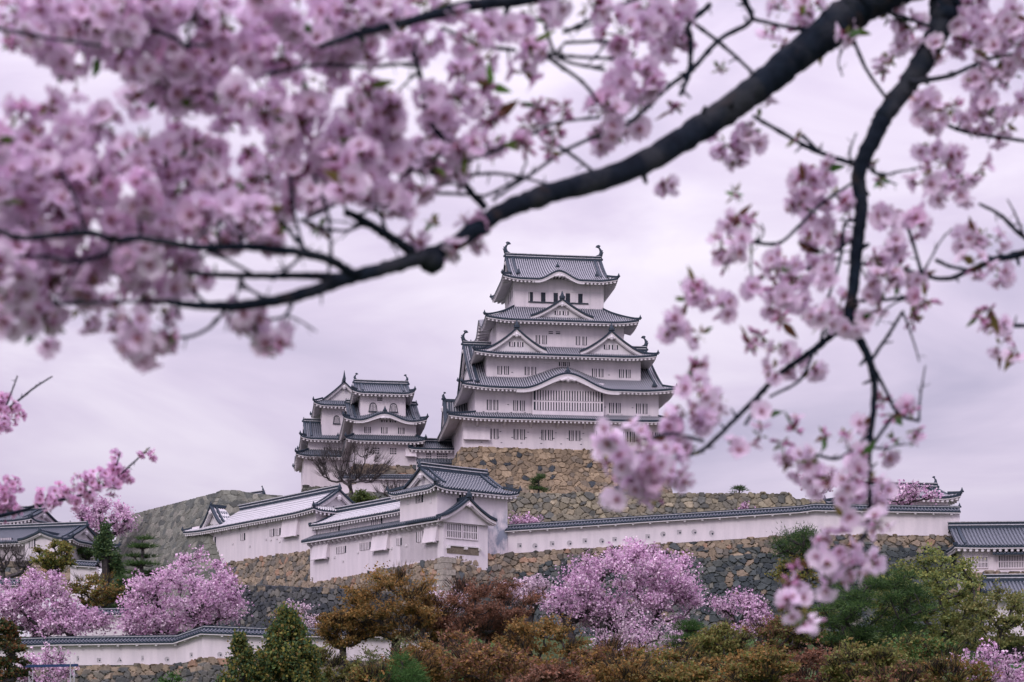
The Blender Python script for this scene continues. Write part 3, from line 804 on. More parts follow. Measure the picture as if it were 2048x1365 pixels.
stone_wall('stone_footing', 'low tan stone footing under the small front keep', [S.w(x, y) for x, y in ((sr[0][0] - .1, 10), (sr[0][0] - .1, -sh[0] - .15), (sr[0][1] + .1, -sh[0] - .15), (sr[0][1] + .1, 10))], 3.2, .12, TAN, .9, .14, 0, 5, .18, 1)

I = Frame(*P(SU(470), 0, 279)[:2], 0, -81)
I.oz = CAMZ + (HV - SV(1010)) / FPX * 272
corner = thing('corner_tower', I.loc(), I.r, 'white corner tower with a gable facing the viewer, leftmost on the castle hill', 'tower')
def iz(v, Y): return CAMZ + (HV - SV(v)) / FPX * Y - I.oz
# local +x looks towards the camera, local -y towards the left
ir = [(-8, 5.6, -4.6, 4.6), (-7.5, 5.0, -3.8, 5.0), (-6, 4.2, -1.5, 5.9)]
ie = [iz(900, 272), iz(738, 272.5), iz(415, 273)]
walls(corner, ir[0], -3.5, ie[0] + .3); walls(corner, ir[1], ie[0] - .4, ie[1] + .3); walls(corner, ir[2], ie[1] - .3, ie[2] + .4)
roof(corner, ir[0], 1.3, ie[0], ir[1], ie[0] + 1.2, M_TILED, lift=.4, bumps={'f': [(-1, 3.2, .9)]})
w2 = roof(corner, (ir[1][2], ir[1][3], -ir[1][1], -ir[1][0]), 1.35, ie[1], None, iz(535, 276) - .4, M_TILED, kind='irimoya', gin=.9, lift=.45)
w2.rotation_euler.z = pi / 2
w3 = roof(corner, ir[2], 1.45, ie[2], None, iz(232, 277), M_TILED, kind='irimoya', gin=1.5, lift=.5, ridge_w=.4)
mb = MB(); tp = np.array([ir[2][1] + 1.45 - 1.4, (ir[2][2] + ir[2][3]) / 2, iz(232, 277) + .5])
mb.tube([tp, tp + (0, 0, .7), tp + (0.05, 0, 1.5)], [.3, .16, .02], 7); mb.build('ridge_finial', [M_RIDGE], w3)
bell_window(corner, 'r', ir[2][1], .9, ie[2] - 2.9, 1.0, 1.25)
window(corner, 'r', ir[2][1], 2.2, ie[2] - 1.35, .9, .45, 0, cross=1)
window(corner, 'f', ir[2][2], 2.6, ie[2] - 2.9, .9, 1.3, 2, frame=.06)
window(corner, 'r', ir[1][1], -.7, ie[1] - 2.6, 1.0, 1.3, 3)
window(corner, 'r', ir[1][1], 1.7, ie[1] - 2.6, 1.0, 1.3, 3)
stone_wall('stone_footing', 'shadowy stone footing under the leftmost corner tower', [I.w(x, y, -3) for x, y in ((-9, -4.8), (5.8, -4.8), (5.8, 5), (-9, 5))][::-1][1:3][::-1] if False else
           [I.w(-9, -4.8, -3), I.w(5.8, -4.8, -3), I.w(5.8, 5, -3)], 6.0, .12, OLIVE, .9, .16, 0, 6, .18, 1)

# corridor joining small keep and main keep
C_ = Frame(*P(SU(1480), 0, 262)[:2], 0, 6)
C_.oz = CAMZ + (HV - SV(985)) / FPX * 258.5
cor = thing('corridor_gallery', C_.loc(), C_.r, 'low white gallery joining the small keep to the main keep', 'gallery')
cz = lambda v, y=-3.5: C_.lz(SV(v), 0, y)
cr = (C_.lx(SU(1270), -3.5), C_.lx(SU(1730), -3.5), -3.5, 3.5)
walls(cor, cr, -.6, cz(835) + .2)
roof(cor, cr, 1.0, cz(840, -4.5) + .1, None, C_.lz(SV(742), 0, 0) - .7, M_TILED, kind='irimoya', gin=.6, lift=.15, orns=False, gables='')
for c in (1400, 1500, 1553): window(cor, 'f', -3.5, C_.lx(SU(c), -3.5), cz(942), .75, cz(882) - cz(942), 2, cross=2, barw=.08)
for c in (1345, 1450, 1608): x = C_.lx(SU(c), -3.5); piece('wall_port', M_TRIM, cor, x - .12, x + .12, -3.56, -3.4, cz(930), cz(915))
lo = (cr[0] + .2, cr[1] - .2, -4.6, -3.4)
lw = MB(); lw.box(lo[0], lo[1], -4.4, -3.4, -3.2, cz(985)); lw = lw.build('lower_storey', [M_PLAS], cor)
mb = MB(); patch(mb, lambda a, d, z: np.stack([a, -5.1 + d, z], -1), lo[0], lo[1], lambda a: np.full_like(a, 1.6), lambda d: cz(985) + d * .55, lambda a, d: 0 * a, .42, .09, 4, 0, (), .22, 1)
mb.build('lean_to_roof', [M_TILED, M_RIDGE], cor)

# terraces behind the retaining walls
UT = P(1300, 985, 225)[2]
slab('upper_terrace', [P(560, 0, 262)[:2], P(700, 0, 232)[:2], P(1010, 0, 226)[:2], P(1345, 0, 225.5)[:2], P(1720, 0, 225.5)[:2], P(1720, 0, 300)[:2], P(560, 0, 300)[:2]], UT - 1.5)
# upper retaining wall
uw = [P(985, 986, 226), P(1345, 985, 225), P(1578, 986, 225), P(1592, 998, 225), P(1760, 1000, 225), P(1790, 1003, 240)]
stone_wall('retaining_wall', 'grey-green rubble retaining wall below the main keep, behind the long tiled wall', uw, 8.5, .16, GREY, .74, .115, 0, 11, .2, 2.0)
stone_wall('retaining_wall', 'short stone wall half hidden behind the bare tree', [P(590, 1003, 262), P(700, 985, 250), P(880, 985, 245)], 9, .12, OLIVE, .9, .18, 0, 12, .2, 2)

# ------------------------------------------------------------------ tiled plaster walls
def ribbed_ridge(mb, pts, half, drop, p=0.36, h=0.09, m=0, fm=1, nd=4):
    pts = np.array(pts, float); seg = np.linalg.norm(np.diff(pts[:, :2], axis=0), axis=1); L = np.concatenate([[0], np.cumsum(seg)])
    dirs = np.diff(pts[:, :2], axis=0) / seg[:, None]; nr = np.stack([dirs[:, 1], -dirs[:, 0]], -1)
    mit = np.zeros((len(pts), 2)); mit[0], mit[-1] = nr[0], nr[-1]
    for i in range(1, len(pts) - 1):
        b = nr[i - 1] + nr[i]; b /= np.linalg.norm(b); mit[i] = b / (b @ nr[i])
    n = int(L[-1] / p); pp = L[-1] / n
    off = np.array([-.5, -.24, -.14, .14, .24]) * pp
    a = (np.arange(n)[:, None] * pp + pp / 2 + off).ravel(); rf = np.tile([0, 0, 1, 1, 0], n).astype(float)
    a = np.append(a, L[-1]); rf = np.append(rf, 0.)
    B = np.stack([np.interp(a, L, pts[:, k]) for k in range(3)], -1); Mt = np.stack([np.interp(a, L, mit[:, k]) for k in range(2)], -1)
    for sg in (1, -1):
        k = np.linspace(0, 1, nd)
        G = np.repeat(B[:, None], nd, 1); G[..., :2] += sg * Mt[:, None] * (half * k)[None, :, None]
        G[..., 2] += -drop * k[None] + rf[:, None] * h - 0.04 * np.sin(pi * k)[None]
        col = np.stack([np.repeat(rf[:, None], nd, 1), np.repeat((k * half)[None], len(a), 0), np.repeat(a[:, None], nd, 1)], -1)
        mb.grid(G, m, col)
        e0 = G[:, -1]; e1 = B.copy(); e1[:, :2] += sg * Mt * (half - .02); e1[:, 2] -= drop + .16
        mb.grid(np.stack([e0, e1], 1), fm)
        rows = []
        for o, z in ((half - .05, drop + .14), (half - .05, drop + .27), (half - .3, drop + .27), (.2, drop + .12)):
            q = B.copy(); q[:, :2] += sg * Mt * o; q[:, 2] -= z; rows.append(q)
        mb.grid(np.stack(rows, 1), 2)
    mb.sweep(pts + (0, 0, -.05), .30, .30, fm)
    mb.sweep(pts + (0, 0, .10), .34, .06, 3)
    return B, Mt, L
def tiled_wall(name, label, pts, height, half=0.8, drop=0.42, th=0.45, cat='wall', ends=True, tm=None, brackets=1.9):
    pts = np.array(pts, float); base = pts[0] * (1, 1, 0) + (0, 0, pts[0][2] - (height if np.isscalar(height) else height[0]))
    t = thing(name, tuple(base), 0, label, cat, 'tiled white plaster walls'); q = pts - base
    hs = np.broadcast_to(height, len(q)).astype(float)
    mb = MB(); B, Mt, L = ribbed_ridge(mb, q, half, drop)
    cap = mb.build('tile_cap', [tm or M_TILED, M_RIDGE, M_TRIM, M_RIDGEL], t)
    if ends:
        for e in (q[0], q[-1]): mb = MB(); oni(mb, e + (0, 0, .15), .5, 0); mb.build('end_tile', [M_RIDGE], cap)
    mb = MB(); w = []
    seg = np.linalg.norm(np.diff(q[:, :2], axis=0), axis=1); dirs = np.diff(q[:, :2], axis=0) / seg[:, None]; nr = np.stack([dirs[:, 1], -dirs[:, 0]], -1)
    mit = np.zeros((len(q), 2)); mit[0], mit[-1] = nr[0], nr[-1]
    for i in range(1, len(q) - 1):
        b = nr[i - 1] + nr[i]; b /= np.linalg.norm(b); mit[i] = b / (b @ nr[i])
    rows = []
    for o, zz in ((th / 2, None), (th / 2, drop + .1), (-th / 2, drop + .1), (-th / 2, None)):
        r = q.copy(); r[:, :2] += mit * o; r[:, 2] -= hs if zz is None else zz; rows.append(r)
    G = np.stack(rows, 1); mb.grid(G, 0)
    for e in (0, -1): mb.add(G[e], [(0, 1, 2, 3)], 0)
    mb.build('plaster_face', [M_PLAS], t)
    k = int(L[-1] / brackets)
    Lq = np.concatenate([[0], np.cumsum(seg)])
    for i in range(k):
        a = (i + .5) / k * L[-1]; c = np.array([np.interp(a, Lq, q[:, j]) for j in range(3)]); j = min(np.searchsorted(Lq, a) - 1, len(nr) - 1); n2 = nr[max(j, 0)]; d2 = dirs[max(j, 0)]
        c0 = c[:2] + n2 * th / 2; c1 = c[:2] + n2 * (half - .12)
        V = []; mb = MB()
        for z in (-drop - .42, -drop - .22):
            for pt in (c0 - d2 * .11, c0 + d2 * .11, c1 + d2 * .11, c1 - d2 * .11): V.append((pt[0], pt[1], c[2] + z))
        mb.add(V, [(0, 1, 2, 3), (4, 7, 6, 5), (0, 4, 5, 1), (1, 5, 6, 2), (2, 6, 7, 3), (3, 7, 4, 0)], 0)
        mb.build('eave_bracket', [M_TRIM], t)
    return t, q, hs, nr, dirs, Lq, th, base
def loophole(info, u, v, kind, s=1.0):
    """splayed gun port: white reveal, its shade put into a grey colour, set around a small dark hole"""
    t, q, hs, nr, dirs, L, th, base = info
    k = (u - CX) / FPX; best = None
    for i in range(len(q) - 1):                     # where the photo's sight line meets the wall
        a = q[i] + base; d = q[i + 1] - q[i]
        a2 = a[:2] + nr[i] * th / 2
        den = d[0] - k * d[1]; f_ = (k * a2[1] - a2[0]) / den
        if -0.02 <= f_ <= 1.02: best = (i, a2 + d[:2] * f_)
    if best is None: return
    i, xy = best; z = CAMZ + (HV - v) / FPX * xy[1]; c = np.array([xy[0], xy[1], z]) - base
    d = np.array([*dirs[i], 0]); n = np.array([*nr[i], 0]); up = np.array([0, 0, 1.])
    if kind == 'o': sh_ = [(cos(a), sin(a)) for a in np.linspace(0, 2 * pi, 14)[:-1]]; r = .36
    elif kind == 't': sh_ = [(-1, -.75), (1, -.75), (0, 1)]; r = .40
    elif kind == 's': sh_ = [(-.9, -.9), (.9, -.9), (.9, .9), (-.9, .9)]; r = .33
    else: sh_ = [(-.5, -1.2), (.5, -1.2), (.5, 1.2), (-.5, 1.2)]; r = .30
    r *= s; m = len(sh_); mb = MB()
    out = [c + (d * x + up * y) * r + n * .035 for x, y in sh_]
    mid = [c + (d * x + up * y) * r * .86 + n * .03 for x, y in sh_]
    cc = c + d * .30 * r + up * (-.22 * r)
    inn = [cc + (d * x + up * y) * r * .30 + n * .012 for x, y in sh_]
    V = out + mid + inn
    mb.add(V, [(j, (j + 1) % m, m + (j + 1) % m, m + j) for j in range(m)], 0)
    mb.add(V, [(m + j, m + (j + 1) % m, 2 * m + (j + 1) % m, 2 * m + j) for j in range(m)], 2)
    mb.add(inn, [tuple(range(m))], 1)
    mb.add([p for p in out] + [p - n * .06 for p in out], [(j, (j + 1) % m, m + (j + 1) % m, m + j) for j in range(m)], 0)
    mb.build('loophole', [M_TRIM, M_DARK, M_REVEAL], t)
M_REVEAL = plain('port_reveal', (0.40, 0.37, 0.40), .9, .15)  # white plaster with the splayed recess's shade mixed into its grey

tiled_wall('plaster_wall', 'short white tiled wall under the small keep behind the bare tree', [P(SU(560), SV(1090), 257), P(SU(1290), SV(1092), 255)], 5.0, .9, .45)
D1 = [P(1012, 1054, 191), P(1300, 1035, 188.5), P(1600, 1016, 186), P(1628, 1012, 185.6), P(1919, 1017, 184)]
dw = tiled_wall('plaster_wall', 'long white tiled wall climbing to the right on the stone rampart, with a row of loopholes', D1, [3.15, 3.15, 3.1, 3.35, 3.1], .85)
for cx_, cy_, k_ in ((245, 717, 's'), (341, 720, 'o'), (447, 705, 's'), (555, 703, 'o'), (650, 688, 's'), (755, 690, 'o'), (835, 679, 's'), (943, 677, 't'), (1040, 662, 's'), (1135, 648, 'o'), (1235, 635, 's'), (1328, 634, 'o'), (1436, 641, 'o')):
    loophole(dw, 960 + cx_ / 3.1, 860 + cy_ / 3.1, k_)

# ------------------------------------------------------------------ left turret group (long face seen obliquely)
TU = lambda c: 340 + c / 2.844
TV = lambda c: 900 + c / 2.844
Q = Frame(*P(887, 0, 183.5)[:2], CAMZ + (HV - 1106) / FPX * 183.5, -52)
def qx(c, y=0): return Q.lx(TU(c), y)
def qz(v, x, y=0): return Q.lz(TV(v), x, y)
# --- two-storey gallery
xl = qx(797)
gal = thing('gallery_turret', Q.loc(), Q.r, 'long white two-storey gallery stepping left from the gabled lattice bay', 'turret')
xC = -1.2                                           # front plane of the turret behind
zE = qz(388, qx(1535, -.8), -.8) + .05                   # lower eave
walls(gal, (xl, 0.0, 0.0, 6.2), -1.6, zE + .3, name='lower_wall')
zU = qz(338, qx(1310, .2), .2)                         # upper eave
xr = qx(1312, 1.0)
walls(gal, (xl + .1, xr + 2.5, 1.0, 6.6), zE - .2, zU + .3, name='upper_wall')
mb = MB(); nn_ = 6
patch(mb, lambda a, d, z: np.stack([a, -.85 + d, z], -1), xl - .8, 0.4, lambda a: np.full_like(a, 1.9), lambda d: zE + d * .42, lambda a, d: 0 * a, .36, .09, 4, 0, (), .24, 1)
X = np.linspace(xl - .8, .4, 40)
mb.grid(np.stack([np.stack([X, np.full_like(X, yy), np.full_like(X, zz)], -1) for yy, zz in ((-.8, zE - .22), (-.8, zE - .4), (-.6, zE - .4), (.02, zE - .1))], 1), 2)
for k in range(int((0.4 - xl) / 1.0)):
    x = xl + .3 + k * 1.0
    mb.add([(x - .09, -.62, zE - .62), (x + .09, -.62, zE - .62), (x + .09, -.62, zE - .38), (x - .09, -.62, zE - .38), (x - .09, 0, zE - .9), (x + .09, 0, zE - .9), (x + .09, 0, zE - .3), (x - .09, 0, zE - .3)],
           [(0, 1, 2, 3), (0, 4, 5, 1), (0, 3, 7, 4), (1, 5, 6, 2)], 2)
mb.build('skirt_roof', [M_TILED, M_RIDGE, M_TRIM], gal)
roof(gal, (xl + .1, xr + 2.5, 1.0, 6.6), .8, zU, None, qz(272, qx(1310, 3.8), 3.8) - .45, M_TILEW, kind='irimoya', gin=.25, lift=.1, gables='l', orns=False, p=.34, ridge_w=.35, name='upper_roof')
# gabled lattice bay at the near end
W = Q.ly(TU(1790), 0.0)
ap = W / 2
zA = qz(283, 0.9, ap); zB = zE - .05
bayg = MB(); bayg.box(-4.0, 0.001, 0.05, W, -.55, zB + .2); bayg = bayg.build('gabled_bay', [M_PLAS], gal)
dormer(bayg, 'r', ap, 0.95, ap + 1.0, zB, zA, 7.0, M_TILED, 0, spike=1.1, conc=.35, wallm=M_PLAS, p=.36)
zw0, zw1 = qz(505, 0, ap), qz(428, 0, ap)
for a_ in (1614, 1706): window(bayg, 'r', 0.0, Q.ly(TU(a_), 0.02), zw0, 1.9, zw1 - zw0, 7, frame=.12, cross=1, barw=.10)
mb = MB(); zr0, zr1 = qz(596, 0, ap), qz(553, 0, ap); ya_, yb_ = Q.ly(TU(1577), .05), Q.ly(TU(1757), .05)
mb.box(-.02, .04, ya_, yb_, zr0, zr1, 0)
for a_ in (ya_, ap, yb_): mb.box(-.05, .55, a_ - .11, a_ + .11, zr1 - .32, zr1 - .02, 1)
mb.box(-.02, .16, ya_ - .1, yb_ + .1, zr1 - .01, zr1 + .14, 1)
mb.build('sill_recess', [plain('bare_timber', (.17, .14, .11), .8, .3), M_TRIM], bayg)
# windows and chutes on the long face
def gwin(c0, c1, v0, v1, nb, y=0.0, **k):
    a, b = qx(c0, y), qx(c1, y); m_ = (a + b) / 2
    return window(gal, 'f', y, m_, qz(v1, m_, y), b - a, qz(v0, m_, y) - qz(v1, m_, y), nb, **k)
gwin(947, 1002, 550, 590, 5); gwin(1080, 1142, 528, 570, 6); gwin(1290, 1318, 503, 545, 2); gwin(1402, 1446, 466, 524, 3)
gwin(910, 966, 428, 472, 5, 1.0); gwin(1146, 1208, 390, 434, 5, 1.0)
for c0, c1, v0, v1 in ((822, 908, 535, 618), (1160, 1250, 490, 568), (1455, 1530, 445, 522)):
    a, b = qx(c0), qx(c1); m_ = (a + b) / 2
    chute(gal, 'f', 0.0, m_, qz(v1, m_, -.5), qz(v0, m_) + .7, b - a, .55)
for c, v, y in ((938, 610, 0), (1070, 585, 0), (1262, 560, 0), (1345, 545, 0), (985, 632, 0), (1160, 590, 0), (853, 470, 1.0), (1052, 440, 1.0)):
    x = qx(c, y); z = qz(v, x, y); piece('wall_port', M_TRIM, gal, x - .16, x + .16, y - .1, y + .02, z - .12, z + .12)

# --- turret behind the bay
T = Frame(*Q.w(xC, 0.0)[:2], Q.oz - .3, 38)
tur = thing('corner_turret', T.loc(), T.r, 'white two-storey turret with a dark chequered hipped-gable roof and weathered front wall', 'turret')
tx1 = T.lx(TU(1920), 0.0); ty1 = T.ly(TU(1308), 0.0)
tr = (0.0, tx1, 0.0, ty1)
zTe = T.lz(TV(212), -.9, -.9) + .1
walls(tur, tr, -.3, zTe + .3, m=M_STAIN)
zTr = T.lz(TV(100), tx1 * .45, ty1 / 2) - .55
roof(tur, tr, 1.0, zTe, None, zTr, M_TILEC, kind='irimoya', gin=1.35, lift=.35, gables='lr', p=.40, ridge_w=.4, conc=.3)
def twin(side, c0, c1, v0, v1, nb):
    if side == 'f': a, b = T.lx(TU(c0), 0), T.lx(TU(c1), 0); z0, z1 = T.lz(TV(v1), (a + b) / 2, 0), T.lz(TV(v0), (a + b) / 2, 0)
    else: a, b = T.ly(TU(c1), 0), T.ly(TU(c0), 0); z0, z1 = T.lz(TV(v1), 0, (a + b) / 2), T.lz(TV(v0), 0, (a + b) / 2)
    window(tur, side, 0.0, (a + b) / 2, z0, b - a, z1 - z0, nb, barw=.12)
twin('f', 1645, 1728, 246, 295, 6); twin('l', 1398, 1440, 252, 302, 3)
for c, v in ((1354, 300), (1484, 290)):
    yy = T.ly(TU(c), 0); z = T.lz(TV(v), 0, yy); piece('wall_port', M_TRIM, tur, -.06, .02, yy - .22, yy + .22, z - .25, z + .25)

# --- long turret on the left
A = Frame(*Q.w(qx(797) - .2, 1.0)[:2], 0, -51)
A.oz = CAMZ + (HV - TV(560)) / FPX * A.oy
lon = thing('long_turret', A.loc(), A.r, 'long white single-storey turret with pale plaster-jointed tiles, farthest left of the rampart', 'turret')
ax0 = A.lx(TU(128), 0.0)
ar = (ax0, 0.0, 0.0, 7.0)
zAe = A.lz(TV(350), -.6, -.9) + .15
walls(lon, ar, -1.5, zAe + .3)
zAr = A.lz(TV(222), A.lx(TU(905), 3.5), 3.5) - .5
roof(lon, ar, 1.0, zAe, None, zAr, M_TILEW, kind='irimoya', gin=1.1, lift=.25, gables='lr', p=.36, ridge_w=.4, orns=True)
def awin(c0, c1, v0, v1, nb):
    a, b = A.lx(TU(c0), 0), A.lx(TU(c1), 0); m_ = (a + b) / 2
    window(lon, 'f', 0.0, m_, A.lz(TV(v1), m_, 0), b - a, A.lz(TV(v0), m_, 0) - A.lz(TV(v1), m_, 0), nb)
awin(203, 262, 500, 550, 5); awin(402, 428, 476, 516, 2); awin(568, 594, 450, 494, 2); awin(602, 630, 446, 488, 2)
for c0, c1, v0, v1 in ((112, 196, 470, 568), (648, 736, 395, 490)):
    a, b = A.lx(TU(c0), 0), A.lx(TU(c1), 0); m_ = (a + b) / 2
    chute(lon, 'f', 0.0, m_, A.lz(TV(v1), m_, -.5), A.lz(TV(v0), m_, 0) + .8, b - a, .55)
for c, v in ((275, 575), (358, 535), (455, 548), (548, 508), (610, 505), (625, 522), (575, 512)):
    x = A.lx(TU(c), 0); z = A.lz(TV(v), x, 0); piece('wall_port', M_TRIM, lon, x - .16, x + .16, -.1, .02, z - .12, z + .12)
for k in range(9):
    x = ax0 + 1.2 + k * 2.4; mb = MB()
    mb.add([(x - .09, -.75, zAe - .55), (x + .09, -.75, zAe - .55), (x + .09, -.75, zAe - .3), (x - .09, -.75, zAe - .3), (x - .09, 0, zAe - .95), (x + .09, 0, zAe - .95), (x + .09, 0, zAe - .3), (x - .09, 0, zAe - .3)],
           [(0, 1, 2, 3), (0, 4, 5, 1), (0, 3, 7, 4), (1, 5, 6, 2)])
    mb.build('eave_bracket', [M_TRIM], lon)
gx_ = A.lx(TU(232), -.2)
dormer(lon, 'f', gx_, -0.25, 2.9, zAe + .25, zAr + .35, 5.0, M_TILEW, 0, spike=.5, p=.36)

# ------------------------------------------------------------------ ramparts under the turret group and the long wall
cq = Q.w(0.25, -0.12, -.5); bl_ = Q.w(xl - .1, -0.12, -1.5)
right = [np.array([p[0], p[1] - .30, p[2] - h + .05]) for p, h in zip(D1, [3.15, 3.15, 3.1, 3.35, 3.1])]
fr_end = T.w(tx1, -0.3); fr_end[2] = right[0][2]
cq2 = Q.w(.25, W * .5, -.52)
rp = [bl_, cq, cq2 if False else fr_end + (0, -.2, 0)] + [r for r in right[1:]] + [right[-1] + (1.2, 14, 0)]
Lc = np.linalg.norm(rp[1][:2] - rp[0][:2])
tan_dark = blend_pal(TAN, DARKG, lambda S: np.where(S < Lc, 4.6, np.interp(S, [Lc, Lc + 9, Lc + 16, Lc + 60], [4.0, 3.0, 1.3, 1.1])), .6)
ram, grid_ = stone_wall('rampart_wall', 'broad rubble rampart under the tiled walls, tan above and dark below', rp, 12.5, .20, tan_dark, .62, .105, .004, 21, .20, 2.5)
# granite quoins at the corner
mb = MB(); d1 = Q.w(1, 0) - Q.w(0, 0); d2 = Q.w(0, 1) - Q.w(0, 0)
z = cq[2] + .02; k = 0
while z > cq[2] - 7.0:
    h_ = .62 + .14 * random.random(); la, lb = (1.75, 1.2) if k % 2 else (1.2, 1.75); V = []
    for zz in (z - h_ + .025, z - .025):
        dd = cq[2] - zz; off = .20 * dd + .004 * dd * dd + .10
        a = cq + (d1 - d2) * off
        for p_ in (a, a - d1 * la, a - d1 * la + d2 * lb, a + d2 * lb): V.append((p_[0], p_[1], zz))
    g_ = .25 + .08 * random.random()
    mb.add(V, [(0, 3, 2, 1), (4, 5, 6, 7), (0, 1, 5, 4), (3, 0, 4, 7), (1, 2, 6, 5), (2, 3, 7, 6)], 0, (g_ * 1.02, g_ * .93, g_ * .80)); z -= h_; k += 1
mb.build('granite_quoin', [M_STONE], ram)
slab('rampart_terrace', [bl_[:2] + (1.0, 4), cq[:2] + (-1, 2.5), fr_end[:2] + (0, 2.5), right[2][:2] + (0, 2), right[-1][:2] + (-1.5, 2), right[-1][:2] + (-1, 42), P(700, 0, 232)[:2]], [bl_[2] - .4, cq[2] - .4, fr_end[2] - .3, right[2][2] - .3, right[-1][2] - .3, right[-1][2] - .3, bl_[2] - .3])
al = A.w(ax0 - .3, -.12, -.05); ar_ = A.w(.9, -.12, -.05)
stone_wall('rampart_wall', 'tan rubble rampart under the farthest left turret', [al + np.array([-3, 10, 0]), al, ar_], 12, .20, blend_pal(TAN, DARKS, lambda S: 5.6 + 0 * S), .66, .12, .004, 22, .2, 2.5)
# dark lower rampart
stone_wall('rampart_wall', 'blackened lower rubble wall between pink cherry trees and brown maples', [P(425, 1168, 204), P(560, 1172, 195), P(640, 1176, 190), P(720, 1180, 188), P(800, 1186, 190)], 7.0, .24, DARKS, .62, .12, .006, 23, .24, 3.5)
# great sloping wall at far left
gw = [P(250, 1031, 262), P(258, 1030, 252), P(430, 986, 231), P(444, 980, 230), P(478, 981, 229.5), P(505, 987, 229), P(600, 994, 226)]
stone_wall('rampart_wall', 'high grey-olive sloping stone wall rising behind the farthest left turret', gw, 24, .36, OLIVE, .80, .11, .004, 24, .075, 4, .25)
slab('left_terrace', [P(262, 0, 254)[:2], P(432, 0, 234)[:2], P(600, 0, 230)[:2], P(720, 0, 260)[:2], P(400, 0, 300)[:2]], gw[1][2] - .3)
# two ridge ends peeping over it
for u, v, lb in ((490, 978, 'dark tiled ridge peeping over the high sloping stone wall'),):
    p = P(u, 1000, 250); g_ = thing('hidden_gatehouse', tuple(p), radians(-40), lb, 'gatehouse')
    z_ = P(u, 985, 250)[2] - p[2]
    walls(g_, (-4, 4, -2, 2), -3, z_ - 2.4); roof(g_, (-4, 4, -2, 2), .9, z_ - 2.3, None, z_ - .85, M_TILED, kind='irimoya', gin=.8, fishes=.45, lift=.2)

# ------------------------------------------------------------------ lower wall at the foot of the hill
D2 = [P(-40, 1284, 167), P(120, 1278, 166), P(355, 1275, 165), P(409, 1256, 162.5), P(520, 1260, 163), P(860, 1263, 165)]
lw_ = tiled_wall('plaster_wall', 'low white tiled wall across the foot of the hill, stepping up at a bend', D2, [2.75, 2.7, 2.75, 3.0, 3.0, 3.0], .85, .45)
for cx_, cy_, k_ in ((372, 1217, 's'), (525, 1205, 'p'), (667, 1215, 's'), (807, 1213, 't'), (960, 1203, 'p'), (1126, 1210, 'o'), (1290, 1180, 's'), (1482, 1178, 'o')):
    loophole(lw_, cx_ / 3.371, 960 + cy_ / 3.371, k_, .8)
b2 = [np.array([p[0], p[1] - .3, p[2] - h + .04]) for p, h in zip(D2, [2.75, 2.7, 2.75, 3.0, 3.0, 3.0])]
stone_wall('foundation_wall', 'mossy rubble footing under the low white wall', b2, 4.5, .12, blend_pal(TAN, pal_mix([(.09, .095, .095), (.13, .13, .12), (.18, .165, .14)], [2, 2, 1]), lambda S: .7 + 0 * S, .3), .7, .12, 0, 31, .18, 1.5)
D3 = [P(60, 1224, 186), P(130, 1222, 186), P(262, 1220, 186), P(330, 1222, 187)]
tiled_wall('plaster_wall', 'short white tiled wall glimpsed between the two pink cherry trees at left', D3, 3.6, .85, .45)

# ------------------------------------------------------------------ buildings at the far left
LU = lambda c: c / 3.371
LV = lambda c: 960 + c / 3.371
G = Frame(*P(LU(250), 0, 232)[:2], 0, -16)
G.oz = CAMZ + (HV - LV(548)) / FPX * 227
gate = thing('guard_house', G.loc(), G.r, 'white guard house with gables at the left edge below the big stone wall', 'guard house')
gr = (-15, G.lx(LU(470), -5), -5, 5)
zg = G.lz(LV(415), 2, -6.2)
walls(gate, gr, -.3, zg + .3); roof(gate, gr, 1.2, zg, None, G.lz(LV(296), 3, 0) - .6, M_TILED, kind='irimoya', gin=1.6, lift=.35, gables='lr')
yf = -7.6
pc = G.lx(LU(268), yf)
en = MB(); en.box(pc - 2.6, pc + 2.6, yf + .5, -4.8, -.3, G.lz(LV(408), pc, yf)); en = en.build('entrance_porch', [M_PLAS], gate)
dormer(en, 'f', pc, yf, 3.4, G.lz(LV(412), pc, yf), G.lz(LV(355), pc, yf), 5, M_TILED, 0, spike=.6)
window(en, 'f', yf + .5, G.lx(LU(203), yf), G.lz(LV(465), 0, yf), 1.0, 1.4, 3)
window(gate, 'f', -5, G.lx(LU(35), -5), G.lz(LV(475), -8, -5), 2.4, 1.5, 7)
G2 = Frame(*P(LU(20), 0, 246)[:2], 0, -16)
G2.oz = CAMZ + (HV - LV(430)) / FPX * 246
up_ = thing('upper_guard_house', G2.loc(), G2.r, 'white upper storey with dark roof behind the guard house at the left edge', 'guard house')
r_ = (-14, G2.lx(LU(195), -4), -4, 4); z_ = G2.lz(LV(278), 2, -5)
walls(up_, r_, -2, z_ + .3); roof(up_, r_, 1.2, z_, None, z_ + 2.0, M_TILED, kind='irimoya', gin=1.2, lift=.35)
window(up_, 'f', -4, G2.lx(LU(55), -4), G2.lz(LV(325), 0, -4), 2.6, 1.1, 6)
stone_wall('foundation_wall', 'tan stone footing below the guard house at the left edge', [P(-60, LV(552), 226), P(LU(240), LV(552), 224), P(LU(500), LV(560), 222)], 5, .15, TAN, .8, .16, 0, 33, .18, 2)
tiled_wall('plaster_wall', 'short white wall with a dark cap right of the guard house', [P(LU(480), LV(548), 220), P(LU(660), LV(560), 219)], 5.2, .8, .45)
tiled_wall('plaster_wall', 'white tiled wall stub at the left edge above the pink cherry tree', [P(-60, LV(680), 200), P(LU(140), LV(678), 199)], 5.0, .8, .45)

